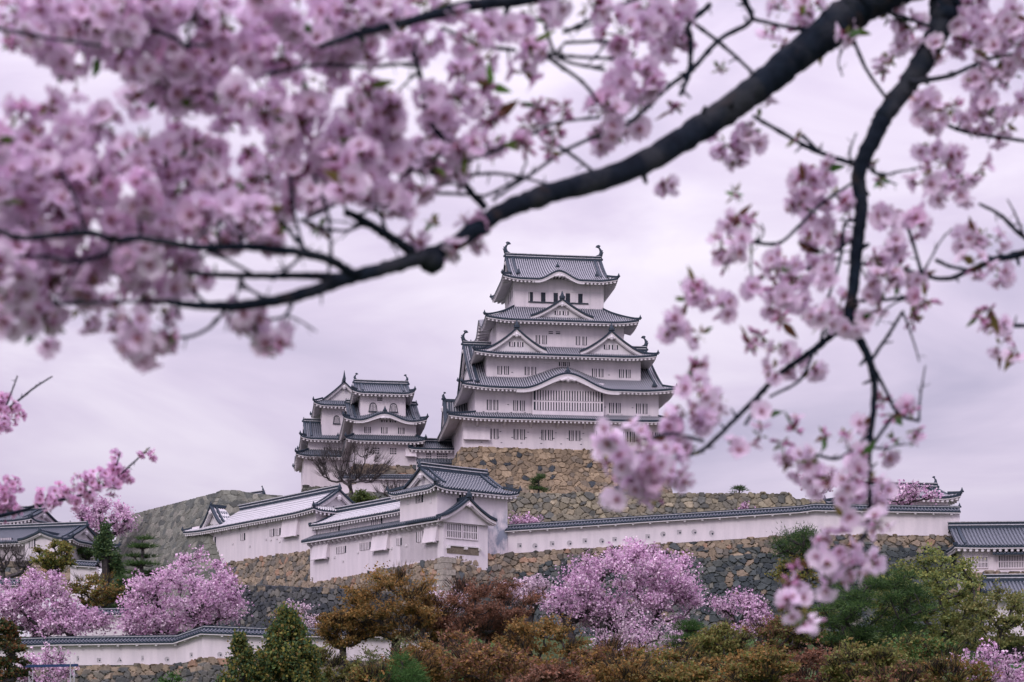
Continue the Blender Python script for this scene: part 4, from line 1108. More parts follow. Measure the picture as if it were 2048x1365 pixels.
# ------------------------------------------------------------------ buildings on the right
RU = lambda c: 1500 + c / 2.936
RV = lambda c: 900 + c / 2.936
R = Frame(*P(RU(930), 0, 201)[:2], 0, 10)
R.oz = CAMZ + (HV - 1075) / FPX * 198
ry = thing('rampart_turret', R.loc(), R.r, 'low white turret with pale ribbed roof behind the right end of the long wall', 'turret')
rr = (R.lx(RU(640), -3.5), R.lx(RU(1165), -3.5), -3.5, 3.5); rz = R.lz(RV(283), rr[1], -4.6) + .1
walls(ry, rr, -1, rz + .3); roof(ry, rr, 1.15, rz, None, R.lz(RV(200), rr[1] - 2, 0) - .6, M_TILE, kind='irimoya', gin=1.2, lift=.45, fishes=.5, p=.40)
H_ = Frame(*P(2060, 0, 182)[:2], 0, -6)
H_.oz = CAMZ + (HV - 1143) / FPX * 178
hr = thing('storehouse', H_.loc(), H_.r, 'white storehouse with dark tiled roof and lattice windows at the right edge', 'storehouse')
h_ = (H_.lx(RU(1250), -4), 14, -4, 4.5); hz = H_.lz(RV(565), 0, -5.1) + .1
walls(hr, h_, -6, hz + .3); roof(hr, h_, 1.1, hz, None, H_.lz(RV(425), 0, 0.25) - .6, M_TILED, kind='irimoya', gin=.3, lift=.12, p=.38, gables='', orns=False)
a0, a1 = H_.lx(RU(1292), -4), H_.lx(RU(1393), -4)
window(hr, 'f', -4, (a0 + a1) / 2, H_.lz(RV(688), 0, -4), a1 - a0, H_.lz(RV(626), 0, -4) - H_.lz(RV(688), 0, -4), 11, frame=.1, cross=1, barw=.08)
a0, a1 = H_.lx(RU(1460), -4), H_.lx(RU(1700), -4)
window(hr, 'f', -4, (a0 + a1) / 2, H_.lz(RV(690), 0, -4), a1 - a0, H_.lz(RV(620), 0, -4) - H_.lz(RV(690), 0, -4), 24, frame=.14, cross=1, barw=.09)
mb = MB(); zz = H_.lz(RV(608), 0, -4.5); patch(mb, lambda a, d, z: np.stack([a, -5.0 + d, z], -1), a0 - .8, a1 + .8, lambda a: np.full_like(a, 1.1), lambda d: zz + d * .4, lambda a, d: 0 * a, .38, .07, 3, 0, (), .16, 1)
mb.build('window_hood', [M_TILED, M_RIDGE], hr)
E = Frame(*P(2110, 0, 172)[:2], 0, -8); E.oz = CAMZ + (HV - 1215) / FPX * 170
eh = thing('lower_gatehouse', E.loc(), E.r, 'dark tiled roof rising behind the olive tree at the right edge', 'gatehouse')
er = (E.lx(1985, -3), 12, -3, 4)
ez = E.lz(1190, 0, -4); walls(eh, er, -3, ez + .3); roof(eh, er, 1.1, ez, None, E.lz(1150, 0, .5) - .6, M_TILED, kind='irimoya', gin=.8, lift=.2, p=.38)
stone_wall('foundation_wall', 'stone footing under the storehouse at the right edge', [P(1925, 1143, 177), P(2140, 1143, 176)], 9, .18, blend_pal(TAN, DARKS, lambda S: 1.2 + 0 * S), .8, .15, 0, 35, .2, 2)

# ------------------------------------------------------------------ small fixtures at the bottom of the picture
p0, p1 = P(55, 1333, 122), P(150, 1331, 121)
M_BLUE = plain('blue_paint', (0.012, 0.035, 0.10), .6, .2); M_GALV = plain('galvanised_steel', (0.42, 0.43, 0.46), .45, .1)
sc_ = thing('gantry_frame', (p0[0], p0[1], zt(p0[0], p0[1])), 0, 'blue cross beam on pale lattice posts at the bottom left corner', 'gantry')
q0 = p0 - np.array(sc_.location); q1 = p1 - np.array(sc_.location)
mb = MB(); mb.sweep([q0 - (.3, 0, .1), q1 + (.2, 0, -.1)], .18, .20); mb.build('cross_beam', [M_BLUE], sc_)
for c in (q0 + (.25, 0, 0), q1 + (-.2, 0, 0)):
    mb = MB()
    for dx in (-.14, .14): mb.tube([(c[0] + dx, c[1], -.1), (c[0] + dx, c[1], c[2] + .25)], .035, 6)
    for k in range(12):
        z_ = .3 + k * .45
        if z_ + .45 < c[2]: mb.tube([(c[0] - .14, c[1], z_), (c[0] + .14, c[1], z_ + .4)], .018, 5); mb.tube([(c[0] - .14, c[1], z_), (c[0] + .14, c[1], z_)], .018, 5)
    mb.build('lattice_post', [M_GALV], sc_)
p0 = P(920, 1338, 118); M_TEAL = plain('teal_tarpaulin', (0.015, 0.16, 0.15), .6, .2)
tp_ = thing('tarpaulin_shelter', (p0[0], p0[1], zt(p0[0], p0[1])), .3, 'small teal sheet shelter deep among the brown maples', 'shelter')
zz = p0[2] - tp_.location.z; mb = MB()
n_ = 9; gx2, gy2 = np.meshgrid(np.linspace(-.6, .6, n_), np.linspace(-.8, .8, n_), indexing='ij')
mb.grid(np.stack([gx2, gy2, zz + .25 - .35 * np.abs(gx2) + .05 * np.sin(gy2 * 6) * np.cos(gx2 * 4)], -1)); mb.grid(np.stack([gx2, gy2, zz + .235 - .35 * np.abs(gx2) + .05 * np.sin(gy2 * 6) * np.cos(gx2 * 4)], -1))
mb.build('tarpaulin', [M_TEAL], tp_)
mb = MB()
for x_ in (-.5, .5):
    for y_ in (-.7, .7): mb.tube([(x_, y_, -.1), (x_, y_, zz)], .03, 6)
mb.build('shelter_pole', [M_WOODD], tp_)
p0 = P(2020, 1330, 115)
rl = thing('guard_rail', (p0[0], p0[1], zt(p0[0], p0[1])), -.2, 'pale metal guard rail at the bottom right corner', 'railing')
zz = p0[2] - rl.location.z
mb = MB()
for k in range(3): mb.tube([(-.2, 0, zz - k * .35), (3.2, 0, zz - k * .35 + .1)], .03, 6)
mb.build('rail', [M_GALV], rl)
for k in range(4):
    mb = MB(); mb.tube([(k * 1.0, 0, -.1), (k * 1.0, 0, zz + .08)], .04, 6); mb.build('post', [M_GALV], rl)

# ------------------------------------------------------------------ trees and shrubs
def limb_net(g, base, zlow, centres, trunk_r, lean=(0, 0)):
    """limbs that reach every leaf clump: each clump joins the nearest node below it; radii follow the clumps carried"""
    nodes = [np.array(base, float)]; par = [-1]
    ht = zlow - base[2]; nk = 5
    for i in range(1, nk + 1):
        t = i / nk
        nodes.append(np.array([base[0] + lean[0] * t + g.normal(0, .02) * ht, base[1] + lean[1] * t, base[2] + ht * t])); par.append(len(nodes) - 2)
    top = nodes[-1]; order = np.argsort(np.linalg.norm(centres - top, axis=1)); tips = []
    for i in order:
        c = centres[i]; A = np.array(nodes[2:]); d = c - A
        L = np.linalg.norm(d, axis=1); cost = L + 1.2 * np.clip(A[:, 2] - c[2] + 0.25 * L, 0, None) + .15 * np.linalg.norm(A - top, axis=1)
        j = int(np.argmin(cost)) + 2; p = nodes[j]; last = j; n = 3 if L[j - 2] > 1 else 2
        for k in range(1, n + 1):
            t = k / n; q = p + (c - p) * t; q = q + np.array([0, 0, -0.10 * L[j - 2] * 4 * t * (1 - t)]) + g.normal(0, .05, 3) * L[j - 2] * (t < 1)
            nodes.append(q); par.append(last); last = len(nodes) - 1
        tips.append(last)
    w = np.zeros(len(nodes))
    for t in tips: w[t] += 1
    for i in range(len(nodes) - 1, 0, -1): w[par[i]] += w[i]
    r = trunk_r * (np.maximum(w, .5) / max(w[0], 1)) ** 0.48
    return np.array(nodes), np.array(par), r
def net_mesh(mb, nodes, par, r, k=5, mat=0, col=None):
    i = np.arange(1, len(nodes)); a, b = nodes[par[i]], nodes[i]
    t = b - a; t /= np.linalg.norm(t, axis=1, keepdims=True) + 1e-9
    ref = np.where(np.abs(t[:, 2:3]) < .8, np.array([[0, 0, 1.]]), np.array([[1., 0, 0]]))
    u = np.cross(t, ref); u /= np.linalg.norm(u, axis=1, keepdims=True) + 1e-9; v = np.cross(t, u)
    th = np.arange(k) * 2 * pi / k; o = u[:, None] * np.cos(th)[None, :, None] + v[:, None] * np.sin(th)[None, :, None]
    ra = np.minimum(r[par[i]], r[i] * 1.5)[:, None, None]
    ring = np.stack([a[:, None] + o * ra, b[:, None] + t[:, None] * r[i][:, None, None] * .5 + o * r[i][:, None, None]], 1)
    n = len(i); base = (np.arange(n) * 2 * k)[:, None]; q = np.arange(k)[None]; q1 = (q + 1) % k
    F = np.stack([base + q, base + q1, base + k + q1, base + k + q], -1).reshape(-1, 4)
    mb.add(ring.reshape(-1, 3), F, mat, col)
def leaf_quads(mb, g, pos, size, col, elong=1.4, up=0.0, aim=None, mat=0):
    n = len(pos)
    nrm = g.normal(0, 1, (n, 3)) if aim is None else aim + g.normal(0, .45, (n, 3))
    nrm[:, 2] += up; nrm /= np.linalg.norm(nrm, axis=1, keepdims=True) + 1e-9
    u = np.cross(nrm, g.normal(0, 1, (n, 3))); u /= np.linalg.norm(u, axis=1, keepdims=True) + 1e-9; v = np.cross(nrm, u)
    s = (size * g.uniform(.5, 1.55, n))[:, None]
    V = np.stack([pos - u * s * .5 * elong, pos + v * s * .5, pos + u * s * .5 * elong, pos - v * s * .5], 1)
    F = np.arange(4 * n).reshape(n, 4)
    mb.add(V.reshape(-1, 3), F, mat, np.repeat(col, 4, 0))
def sprays(mb, g, pos, direc, length, width, col, mat=0):
    """thin tapering twigs or needles"""
    n = len(pos); d = direc / (np.linalg.norm(direc, axis=1, keepdims=True) + 1e-9)
    u = np.cross(d, g.normal(0, 1, (n, 3))); u /= np.linalg.norm(u, axis=1, keepdims=True) + 1e-9
    L = (length * g.uniform(.6, 1.3, n))[:, None]
    V = np.stack([pos - u * width / 2, pos + u * width / 2, pos + d * L], 1)
    mb.add(V.reshape(-1, 3), np.arange(3 * n).reshape(n, 3), mat, np.repeat(col, 3, 0))
def pick(g, cols, n, var=.22, per=None):
    c = np.array(cols, float); k = g.integers(0, len(c), n)
    return c[k] * (1 + g.uniform(-var, var, (n, 1)))
SAKURA = [(.62, .42, .57), (.70, .51, .65), (.53, .33, .50), (.76, .62, .71), (.45, .26, .42)]
SAKURA_P = [(.68, .55, .62), (.60, .47, .56), (.74, .62, .68), (.50, .38, .47)]
MAPLE_O = [(.24, .135, .042), (.185, .12, .04), (.29, .165, .05), (.15, .125, .045)]
MAPLE_R = [(.20, .09, .058), (.16, .085, .055), (.14, .085, .058), (.24, .115, .068)]
MAPLE_G = [(.15, .165, .045), (.115, .14, .042), (.20, .19, .055), (.18, .13, .045)]
GOLD = [(.19, .19, .045), (.14, .16, .042), (.24, .21, .05), (.075, .115, .04), (.22, .155, .05)]
EVER = [(.045, .09, .036), (.06, .11, .04), (.034, .07, .034), (.085, .13, .042)]
PINE = [(.036, .078, .024), (.055, .105, .03), (.024, .054, .022), (.078, .14, .038)]
PINEB = [(.055, .125, .032), (.042, .10, .028), (.075, .155, .042)]
def tree(name, label, u, v, Y, wpx, kind, pal, vbot=None, ncl=60, leaf=.16, per=120, seed=1, dy=0.9, zb=None, lean=0.0, group=None, cat=None, trunk=None, lobes=5, zc=None, dens=1.0, flat=1.0, twig=True, bare=False):
    """u: column of the crown's middle, v: row of its top, wpx: crown width in photo pixels at distance Y"""
    g = np.random.default_rng(seed)
    top = P(u, v, Y); Rx = wpx / FPX * Y / 2
    bx = top[0] + lean; z0 = zt(bx, Y) - .1 if zb is None else zb
    H = top[2] - z0
    low = P(u, vbot, Y)[2] if vbot else z0 + H * .3
    crown_h = top[2] - low; cz = (top[2] + low) / 2; Ry = Rx * dy
    if cat is None: cat = 'tree'
    if group is None: group = {'cherry_tree': 'cherry trees around the castle hill', 'maple_tree': 'maples along the foot of the slope', 'pine_tree': 'pines on the castle hill', 'evergreen_tree': 'broadleaf evergreens on the slope', 'bare_tree': 'leafless trees'}.get(name)
    root = thing(name, (bx, Y, z0), 0, label, cat, group)
    # clump centres inside an uneven, lobed envelope
    lob = [(g.normal(0, 1, 3), g.uniform(.18, .42)) for _ in range(lobes)]
    C = []
    tries = 0
    while len(C) < ncl and tries < 20000:
        tries += 1
        d = g.normal(0, 1, 3); d /= np.linalg.norm(d)
        amp = .72
        for ax, a_ in lob:
            ax_ = ax / np.linalg.norm(ax); amp += a_ * max(0, d @ ax_) ** 3
        rr = g.uniform(.25, 1) ** .45 * min(amp, 1.0)
        if kind in ('cone', 'pine'):
            t = g.uniform(0, 1) ** 1.25; wd = (1 - t) ** .75 * (1 if kind == 'cone' else .9) + .10; an = g.uniform(0, 2 * pi); q = wd * g.uniform(.3, 1) ** .5
            c = np.array([cos(an) * Rx * q, sin(an) * Ry * q, low - z0 + crown_h * (t * .96)])
            if kind == 'pine': c[2] = low - z0 + crown_h * (np.round(t * 8) / 8 * .95 + g.uniform(0, .03))
        else:
            e = d.copy()
            if kind == 'weep' and e[2] < 0: e[:2] *= 1.15
            c = np.array([e[0] * Rx * rr, e[1] * Ry * rr, cz - z0 + e[2] * crown_h / 2 * rr])
        c[0] += top[0] - bx
        C.append(c)
    C = np.array(C)
    # let the top of the crown reach the wanted height
    C[:, 2] += (top[2] - z0 - leaf * 1.5) - C[:, 2].max()
    tr = trunk or max(.12, .035 * H)
    fork = min(max(.25 * H, (low - z0) * .75), low - z0 + crown_h * .25)
    nodes, par, r = limb_net(g, (0, 0, -.2), fork if kind not in ('cone', 'pine') else low - z0 + crown_h * .82, C, tr, ((top[0] - bx) * .5, 0))
    mb = MB(); net_mesh(mb, nodes, par, np.maximum(r, .03), 5 if H > 3 else 4)
    mb.build('trunk', [M_BARKG if bare else M_BARK], root)
    twigs_extra = None; mb = MB(); spr = crown_h / max(3.0, ncl ** .42) * .55; spx = Rx / max(2.6, ncl ** .42) * 1.05
    m = int(per * dens)
    cid = np.repeat(np.arange(len(C)), m)
    n = len(cid)
    if kind == 'pine': off = np.stack([g.normal(0, spx * .75, n), g.normal(0, spx * .75, n), np.abs(g.normal(0, .10 * flat, n))], -1)
    else: off = np.stack([g.normal(0, spx * .62, n), g.normal(0, spx * .62, n), g.normal(0, spr * .62 * flat, n)], -1)
    if kind == 'weep': off[:, 2] -= .25 * np.abs(g.normal(0, spr, n)) + .22 * (off[:, 0] ** 2 + off[:, 1] ** 2) / max(spx, .2)
    if kind in ('blossom', 'weep', 'twiggy', 'round') and not bare:
        ns = 7; A_ = C - np.array([0, 0, fork]); A_ /= np.linalg.norm(A_, axis=1, keepdims=True) + 1e-9
        dv = A_[:, None] * .75 + g.normal(0, .62, (len(C), ns, 3)); dv[..., 2] += {'twiggy': .12, 'weep': -.15, 'round': .0}.get(kind, .1)
        if kind in ('twiggy', 'round'): dv[..., 2] *= .42
        dv /= np.linalg.norm(dv, axis=2, keepdims=True)
        si = g.integers(0, ns, n); t_ = g.uniform(-.35, 1, n) ** 1.0; Ls = spx * g.uniform(.9, 1.9, (len(C), ns))
        q_ = dv[cid, si] * (t_ * Ls[cid, si])[:, None]
        q_[:, 2] -= {'weep': .42, 'blossom': .16, 'twiggy': -.06, 'round': .10}[kind] * np.clip(t_, 0, 1) ** 2 * Ls[cid, si]
        jit = {'twiggy': .20, 'round': .26}.get(kind, .20)
        off = np.where((g.random(n) < .80)[:, None], q_ + g.normal(0, 1, (n, 3)) * spx * jit * ((1, 1, .45) if kind in ('twiggy', 'round') else (1, 1, .7)), off * ((1, 1, .5) if kind in ('twiggy', 'round') else (1, 1, 1)))
        if kind != 'twiggy':
            tp_, up_s = np.repeat(C, ns, 0), (dv * Ls[..., None]).reshape(-1, 3)
            mbt = MB(); sprays(mbt, g, tp_ - up_s * .25, up_s, np.linalg.norm(up_s, axis=1).mean() * .9, .05, np.tile([[.03, .026, .026]], (len(tp_), 1)))
            twigs_extra = mbt
    pos = C[cid] + off
    cc = pick(g, pal, n) * (1 + g.uniform(-.22, .22, len(C)))[cid][:, None]
    if kind == 'pine':
        d = off * (1, 1, .3) + np.array([0, 0, spx * .5]) + g.normal(0, spx * .3, (n, 3))
        sprays(mb, g, pos, d, leaf * 2.0, leaf * .34, cc, 0)
    elif kind == 'tuft':
        sprays(mb, g, pos, off * (1, 1, .6) + np.array([0, 0, spx * .4]) + g.normal(0, spx * .5, (n, 3)), leaf * 1.8, leaf * .42, cc, 0)
    elif kind == 'twiggy':
        k = int(n * .20)
        bk = g.random(k) < .7; cc[:k][bk] = np.array([.026, .022, .02]) * g.uniform(.8, 1.4, (bk.sum(), 1))
        d = (off * (1, 1, .4) + (C[cid] - nodes[5]) * .22 + np.array([0, 0, .25])) + g.normal(0, .2, (n, 3))
        sprays(mb, g, pos[:k], d[:k], leaf * 4.5, .05, cc[:k], 0)
        leaf_quads(mb, g, pos[k:], leaf * 1.0, cc[k:], 1.5, 1.0)
    elif not bare:
        leaf_quads(mb, g, pos, leaf, cc, 1.25, .3)
    if bare or (kind in ('blossom', 'weep') and twig):
        k = min(n, (26 if bare else 14) * len(C)); s_ = g.choice(n, k)
        d = off[s_] + (C[cid[s_]] - nodes[5]) * .35 + (0, 0, .1)
        sprays(mb, g, C[cid[s_]] + off[s_] * .3, d, (1.7 if bare else .9), .045, np.tile([[.06, .053, .054] if bare else [.035, .03, .03]], (k, 1)), 0)
    if twigs_extra is not None:
        for V_, C_, (F_, m_2) in zip(twigs_extra.V, twigs_extra.C, twigs_extra.F): mb.add(V_, F_, 0, C_)
    mb.build('crown' if not bare else 'twigs', [M_LEAF], root)
    return root
CH = 'cherry_tree'
M_BARKG = plain('grey_bark', (0.075, 0.068, 0.07), 0.9, 0.4, 3.0, 0.2, 0.6)
# cherries around the foot of the hill
tree(CH, 'deep pink cherry tree with a rounded crown at the far left above the low wall', 70, 1146, 171, 215, 'weep', SAKURA, 1278, 60, .19, 190, 1)
tree(CH, 'pink cherry with low branches drooping over the low wall, right of the rounded one', 150, 1222, 170, 150, 'weep', SAKURA, 1272, 26, .19, 170, 2)
tree(CH, 'broad pink cherry tree in front of the farthest left turret', 368, 1108, 172, 262, 'weep', SAKURA, 1280, 80, .20, 200, 3)
tree(CH, 'small pink cherry at the foot of the broad one, spilling onto the wall cap', 300, 1215, 168.5, 130, 'weep', SAKURA, 1280, 24, .19, 150, 4)
tree(CH, 'distant pink cherry between the guard house and the high sloping wall', 215, 1006, 243, 140, 'blossom', SAKURA, 1085, 40, .26, 120, 5, zb=16)
tree(CH, 'thin pale cherry in front of the blackened lower wall', 602, 1206, 180, 90, 'blossom', SAKURA_P, 1270, 24, .17, 80, 6)
tree(CH, 'pink cherry poking up below the low wall behind the blue beam', 95, 1306, 128, 130, 'blossom', SAKURA, 1400, 22, .15, 130, 7)
tree(CH, 'largest pink cherry tree, in full bloom against the rampart below the long wall', 1265, 1095, 166, 300, 'blossom', SAKURA, 1300, 100, .17, 270, 8, lobes=9, dens=1.1)
tree(CH, 'low left bough of blossom beside the largest cherry tree', 1150, 1165, 163, 130, 'blossom', SAKURA, 1260, 34, .18, 170, 9)
tree(CH, 'lower pink cherry under the largest one, thinning to white at its foot', 1300, 1225, 158, 240, 'blossom', SAKURA + SAKURA_P, 1345, 44, .17, 120, 10)
tree(CH, 'pale pink cherry among reddish maples left of the largest cherry', 1055, 1160, 168, 125, 'blossom', SAKURA_P, 1225, 34, .18, 110, 11)
tree(CH, 'small flat-topped cherry on the grass right of the largest cherry', 1475, 1190, 165, 130, 'blossom', SAKURA, 1245, 26, .17, 110, 12)
tree(CH, 'bright pink cherry rising into the bottom right corner', 1985, 1300, 112, 190, 'blossom', SAKURA, 1420, 40, .15, 150, 13)
tree(CH, 'pale cherry showing between the maples under the stone corner', 885, 1185, 172, 120, 'blossom', SAKURA_P, 1240, 20, .18, 80, 14)
tree(CH, 'thin pink cherry on top of the right retaining wall', 1640, 945, 229, 95, 'blossom', SAKURA, 990, 24, .22, 70, 15, zb=30)
tree(CH, 'pink cherry in front of the rampart turret roof', 1805, 975, 190, 115, 'blossom', SAKURA, 1012, 26, .2, 70, 16, zb=22)
tree(CH, 'low pink bush at the foot of the grey retaining wall beside the weathered turret', 1045, 1036, 200, 70, 'blossom', SAKURA, 1060, 12, .2, 80, 17, zb=22, cat='bush')
tree(CH, 'tiny pink bush peeping over the middle of the long wall', 1492, 1008, 196, 40, 'blossom', SAKURA, 1030, 7, .2, 70, 18, zb=25, cat='bush')
# maples
MP_ = 'maple_tree'
tree(MP_, 'olive-orange maple with fine fanned twigs in front of the stone corner', 790, 1152, 150, 245, 'twiggy', MAPLE_O, 1325, 80, .14, 260, 21)
tree(MP_, 'reddish-brown maple in the middle between the orange maple and the pale cherry', 950, 1166, 153, 245, 'twiggy', MAPLE_R, 1325, 80, .14, 260, 22)
tree(MP_, 'low brown maple at the bottom below the reddish one', 900, 1270, 128, 200, 'twiggy', MAPLE_R + MAPLE_O, 1400, 60, .14, 150, 23)
tree(MP_, 'rusty maple spreading below the pale cherry', 1085, 1245, 136, 210, 'twiggy', MAPLE_O, 1390, 70, .15, 160, 24)
tree(MP_, 'orange-brown maple at the bottom centre right', 1180, 1290, 122, 190, 'twiggy', MAPLE_O + MAPLE_R, 1410, 60, .14, 150, 25)
tree(MP_, 'dull green maple at the bottom under the lower cherry', 1330, 1300, 124, 190, 'twiggy', MAPLE_G + MAPLE_O, 1410, 50, .14, 130, 26)
tree(MP_, 'brown maple with bare stems right of the grass', 1545, 1232, 150, 170, 'twiggy', MAPLE_R + MAPLE_G, 1345, 55, .15, 120, 27)
tree(MP_, 'reddish maple at the bottom below the hanging blossom and dark pine', 1645, 1302, 124, 220, 'twiggy', MAPLE_R, 1410, 70, .14, 150, 28)
tree(MP_, 'russet maple at the bottom right of centre', 1480, 1310, 118, 170, 'twiggy', MAPLE_O, 1410, 45, .14, 140, 29)
tree(MP_, 'thin pale-green maple in front of the low wall', 775, 1275, 140, 180, 'twiggy', [(.13, .15, .06), (.10, .12, .05), (.15, .13, .07)], 1390, 30, .14, 80, 30)
tree(MP_, 'brownish shrub between the left cherry and the dark pine', 190, 1150, 190, 110, 'twiggy', MAPLE_G + MAPLE_O, 1225, 36, .18, 110, 31)
# broadleaf evergreens
EG = 'evergreen_tree'
tree(EG, 'olive-gold evergreen with a domed top in front of the low wall', 572, 1222, 112, 165, 'cone', GOLD + EVER, 1420, 100, .16, 190, 41)
tree(EG, 'smaller gold-green evergreen against the left side of the domed one', 482, 1276, 110, 95, 'cone', GOLD + EVER, 1420, 45, .15, 170, 42)
tree(EG, 'green and russet evergreen at the lower left edge', 5, 1240, 105, 110, 'round', [(.045, .07, .025), (.03, .05, .022), (.16, .07, .03), (.11, .09, .03)], 1420, 60, .14, 170, 43)
tree(EG, 'golden-green tree in front of the guard house', 108, 1082, 205, 85, 'round', GOLD, 1165, 45, .2, 130, 44, zb=12)
tree(EG, 'dark green tree against the lower end of the high sloping wall', 212, 1050, 226, 62, 'cone', EVER, 1150, 40, .22, 130, 45, zb=12)
tree(EG, 'small dark green shrub left of the dark tree by the high wall', 170, 1095, 228, 45, 'round', EVER, 1130, 16, .2, 110, 46, zb=14, cat='shrub')
tree(EG, 'spreading olive-green tree with dark limbs at the right', 1862, 1096, 150, 265, 'round', [(.20, .225, .065), (.155, .195, .058), (.25, .255, .075), (.11, .155, .055)], 1330, 120, .17, 190, 47, lobes=8, dens=1)
tree(EG, 'thinner olive tree at the right edge below the storehouse', 1995, 1180, 144, 200, 'round', [(.17, .185, .065), (.14, .165, .06), (.22, .20, .07)], 1330, 66, .16, 140, 48)
tree(EG, 'yellow-green shrub growing against the dark rampart stones', 1588, 1112, 174, 95, 'round', GOLD, 1215, 30, .17, 110, 49, cat='shrub')
tree(EG, 'low olive undergrowth shrub below the largest cherry', 1420, 1275, 140, 120, 'round', MAPLE_G, 1345, 24, .15, 90, 50, cat='shrub')
tree(EG, 'low green shrub at the bottom below the low left wall', 335, 1345, 118, 60, 'round', PINEB, 1400, 12, .13, 110, 51, cat='shrub')
tree(EG, 'rounded yellow-green bush under the bare tree', 722, 985, 228, 62, 'round', [(.08, .12, .03), (.06, .095, .028), (.10, .13, .035)], 1012, 16, .2, 110, 52, zb=26, cat='bush')
# pines
PN = 'pine_tree'
tree(PN, 'dark green pine in tiers before the high sloping wall', 285, 1072, 200, 105, 'pine', PINE, 1215, 64, .24, 130, 61, flat=1.6)
tree(PN, 'second dark pine, lower and left of the tiered pine', 250, 1150, 192, 75, 'pine', PINE, 1230, 34, .22, 120, 62, flat=1.6)
tree(PN, 'broad dark green pine behind the hanging blossom at lower right', 1745, 1140, 142, 235, 'tuft', PINE, 1335, 90, .20, 230, 63, flat=.45, lobes=10)
tree(PN, 'green pine before the rampart under the right part of the long wall', 1598, 1062, 176, 120, 'tuft', EVER + PINE, 1125, 46, .2, 120, 64, flat=1.8)
tree(PN, 'bright green pine at the bottom centre among the maples', 805, 1312, 108, 130, 'pine', PINEB, 1400, 46, .17, 130, 65, flat=2.2)
tree(PN, 'small bright pine below the largest cherry', 1375, 1245, 146, 80, 'pine', PINEB + PINE, 1320, 28, .18, 110, 66, flat=2)
tree(PN, 'small cloud-pruned pine on the terrace before the keep base', 1078, 948, 229, 36, 'pine', PINE, 985, 20, .2, 90, 67, zb=32, flat=1.4)
tree(PN, 'tiny flat-topped pine on the skyline of the grey retaining wall', 1479, 972, 228, 30, 'pine', PINE, 985, 9, .18, 70, 68, zb=32)
# bare trees
BT = 'bare_tree'
tree(BT, 'leafless tree with dark spreading limbs before the small keep', 700, 893, 236, 185, 'round', SAKURA, 985, 130, .2, 30, 71, zb=26, bare=True, trunk=.30, dy=.6)
tree(BT, 'leafless low tree left of the golden-green tree', 20, 1098, 208, 105, 'round', SAKURA, 1160, 46, .2, 22, 72, zb=12, bare=True)
tree(BT, 'leafless shrub beside the bare tree on the terrace', 785, 965, 232, 85, 'round', SAKURA, 998, 30, .2, 20, 73, zb=26, bare=True, trunk=.2, cat='shrub')

# undergrowth along the foot of the slope
UG = [(640, 1300, 118, 150, MAPLE_G, 'dull green maple beside the domed evergreen'), (745, 1335, 108, 130, MAPLE_G + MAPLE_O, 'low olive maple at the bottom left of the bright pine'),
      (985, 1300, 116, 190, MAPLE_R + MAPLE_O, 'rusty low maple at the bottom centre beside the teal shelter'), (1250, 1325, 106, 190, MAPLE_O, 'orange-brown low maple at the bottom below the blossom'),
      (1430, 1255, 140, 130, MAPLE_G, 'thin green-brown maple beside the patch of grass'), (1530, 1300, 112, 150, MAPLE_O + MAPLE_G, 'olive-brown low maple under the hanging blossom'),
      (1720, 1292, 118, 170, MAPLE_G, 'yellow-green maple in front of the broad dark pine'), (1840, 1280, 122, 190, PINEB + MAPLE_G, 'olive maple under the spreading tree'),
      (1800, 1335, 106, 150, MAPLE_R + MAPLE_G, 'mottled brown low maple at the bottom right'), (1900, 1320, 108, 160, MAPLE_G + MAPLE_O, 'mixed green-brown maple left of the bright pink corner cherry'),
      (1115, 1335, 104, 160, MAPLE_R, 'wine-brown low maple at the bottom edge'), (845, 1290, 122, 150, MAPLE_O, 'golden-brown low maple above the bright pine'),
      (1365, 1335, 104, 150, MAPLE_O + MAPLE_G, 'tawny low maple at the bottom edge right of centre'), (1640, 1225, 150, 150, MAPLE_G, 'green maple with open stems behind the hanging blossom'),
      (1010, 1215, 152, 130, MAPLE_R, 'thin reddish maple in front of the pale cherry'), (690, 1230, 150, 140, MAPLE_O, 'small orange-brown maple left of the olive-orange one')]
for k, (u, v, Y, w, pal, lb) in enumerate(UG):
    tree(MP_, lb, u, v, Y, w, 'twiggy', pal, v + 95, 46, .135, 210, 200 + k, zb=None, group=None)
for k, (u, v, Y, w, lb) in enumerate([(1510, 1205, 158, 90, 'wispy pink cherry sprays over the grass'), (1200, 1190, 162, 110, 'pale pink cherry bough in front of the largest cherry'), (415, 1190, 170, 120, 'trailing pink cherry at the right foot of the broad cherry'),
                                      (40, 1195, 172, 130, 'pink cherry bough crossing the left edge above the low wall')]):
    tree(CH, lb, u, v, Y, w, 'weep', SAKURA, v + 75, 24, .17, 130, 300 + k, zb=None)

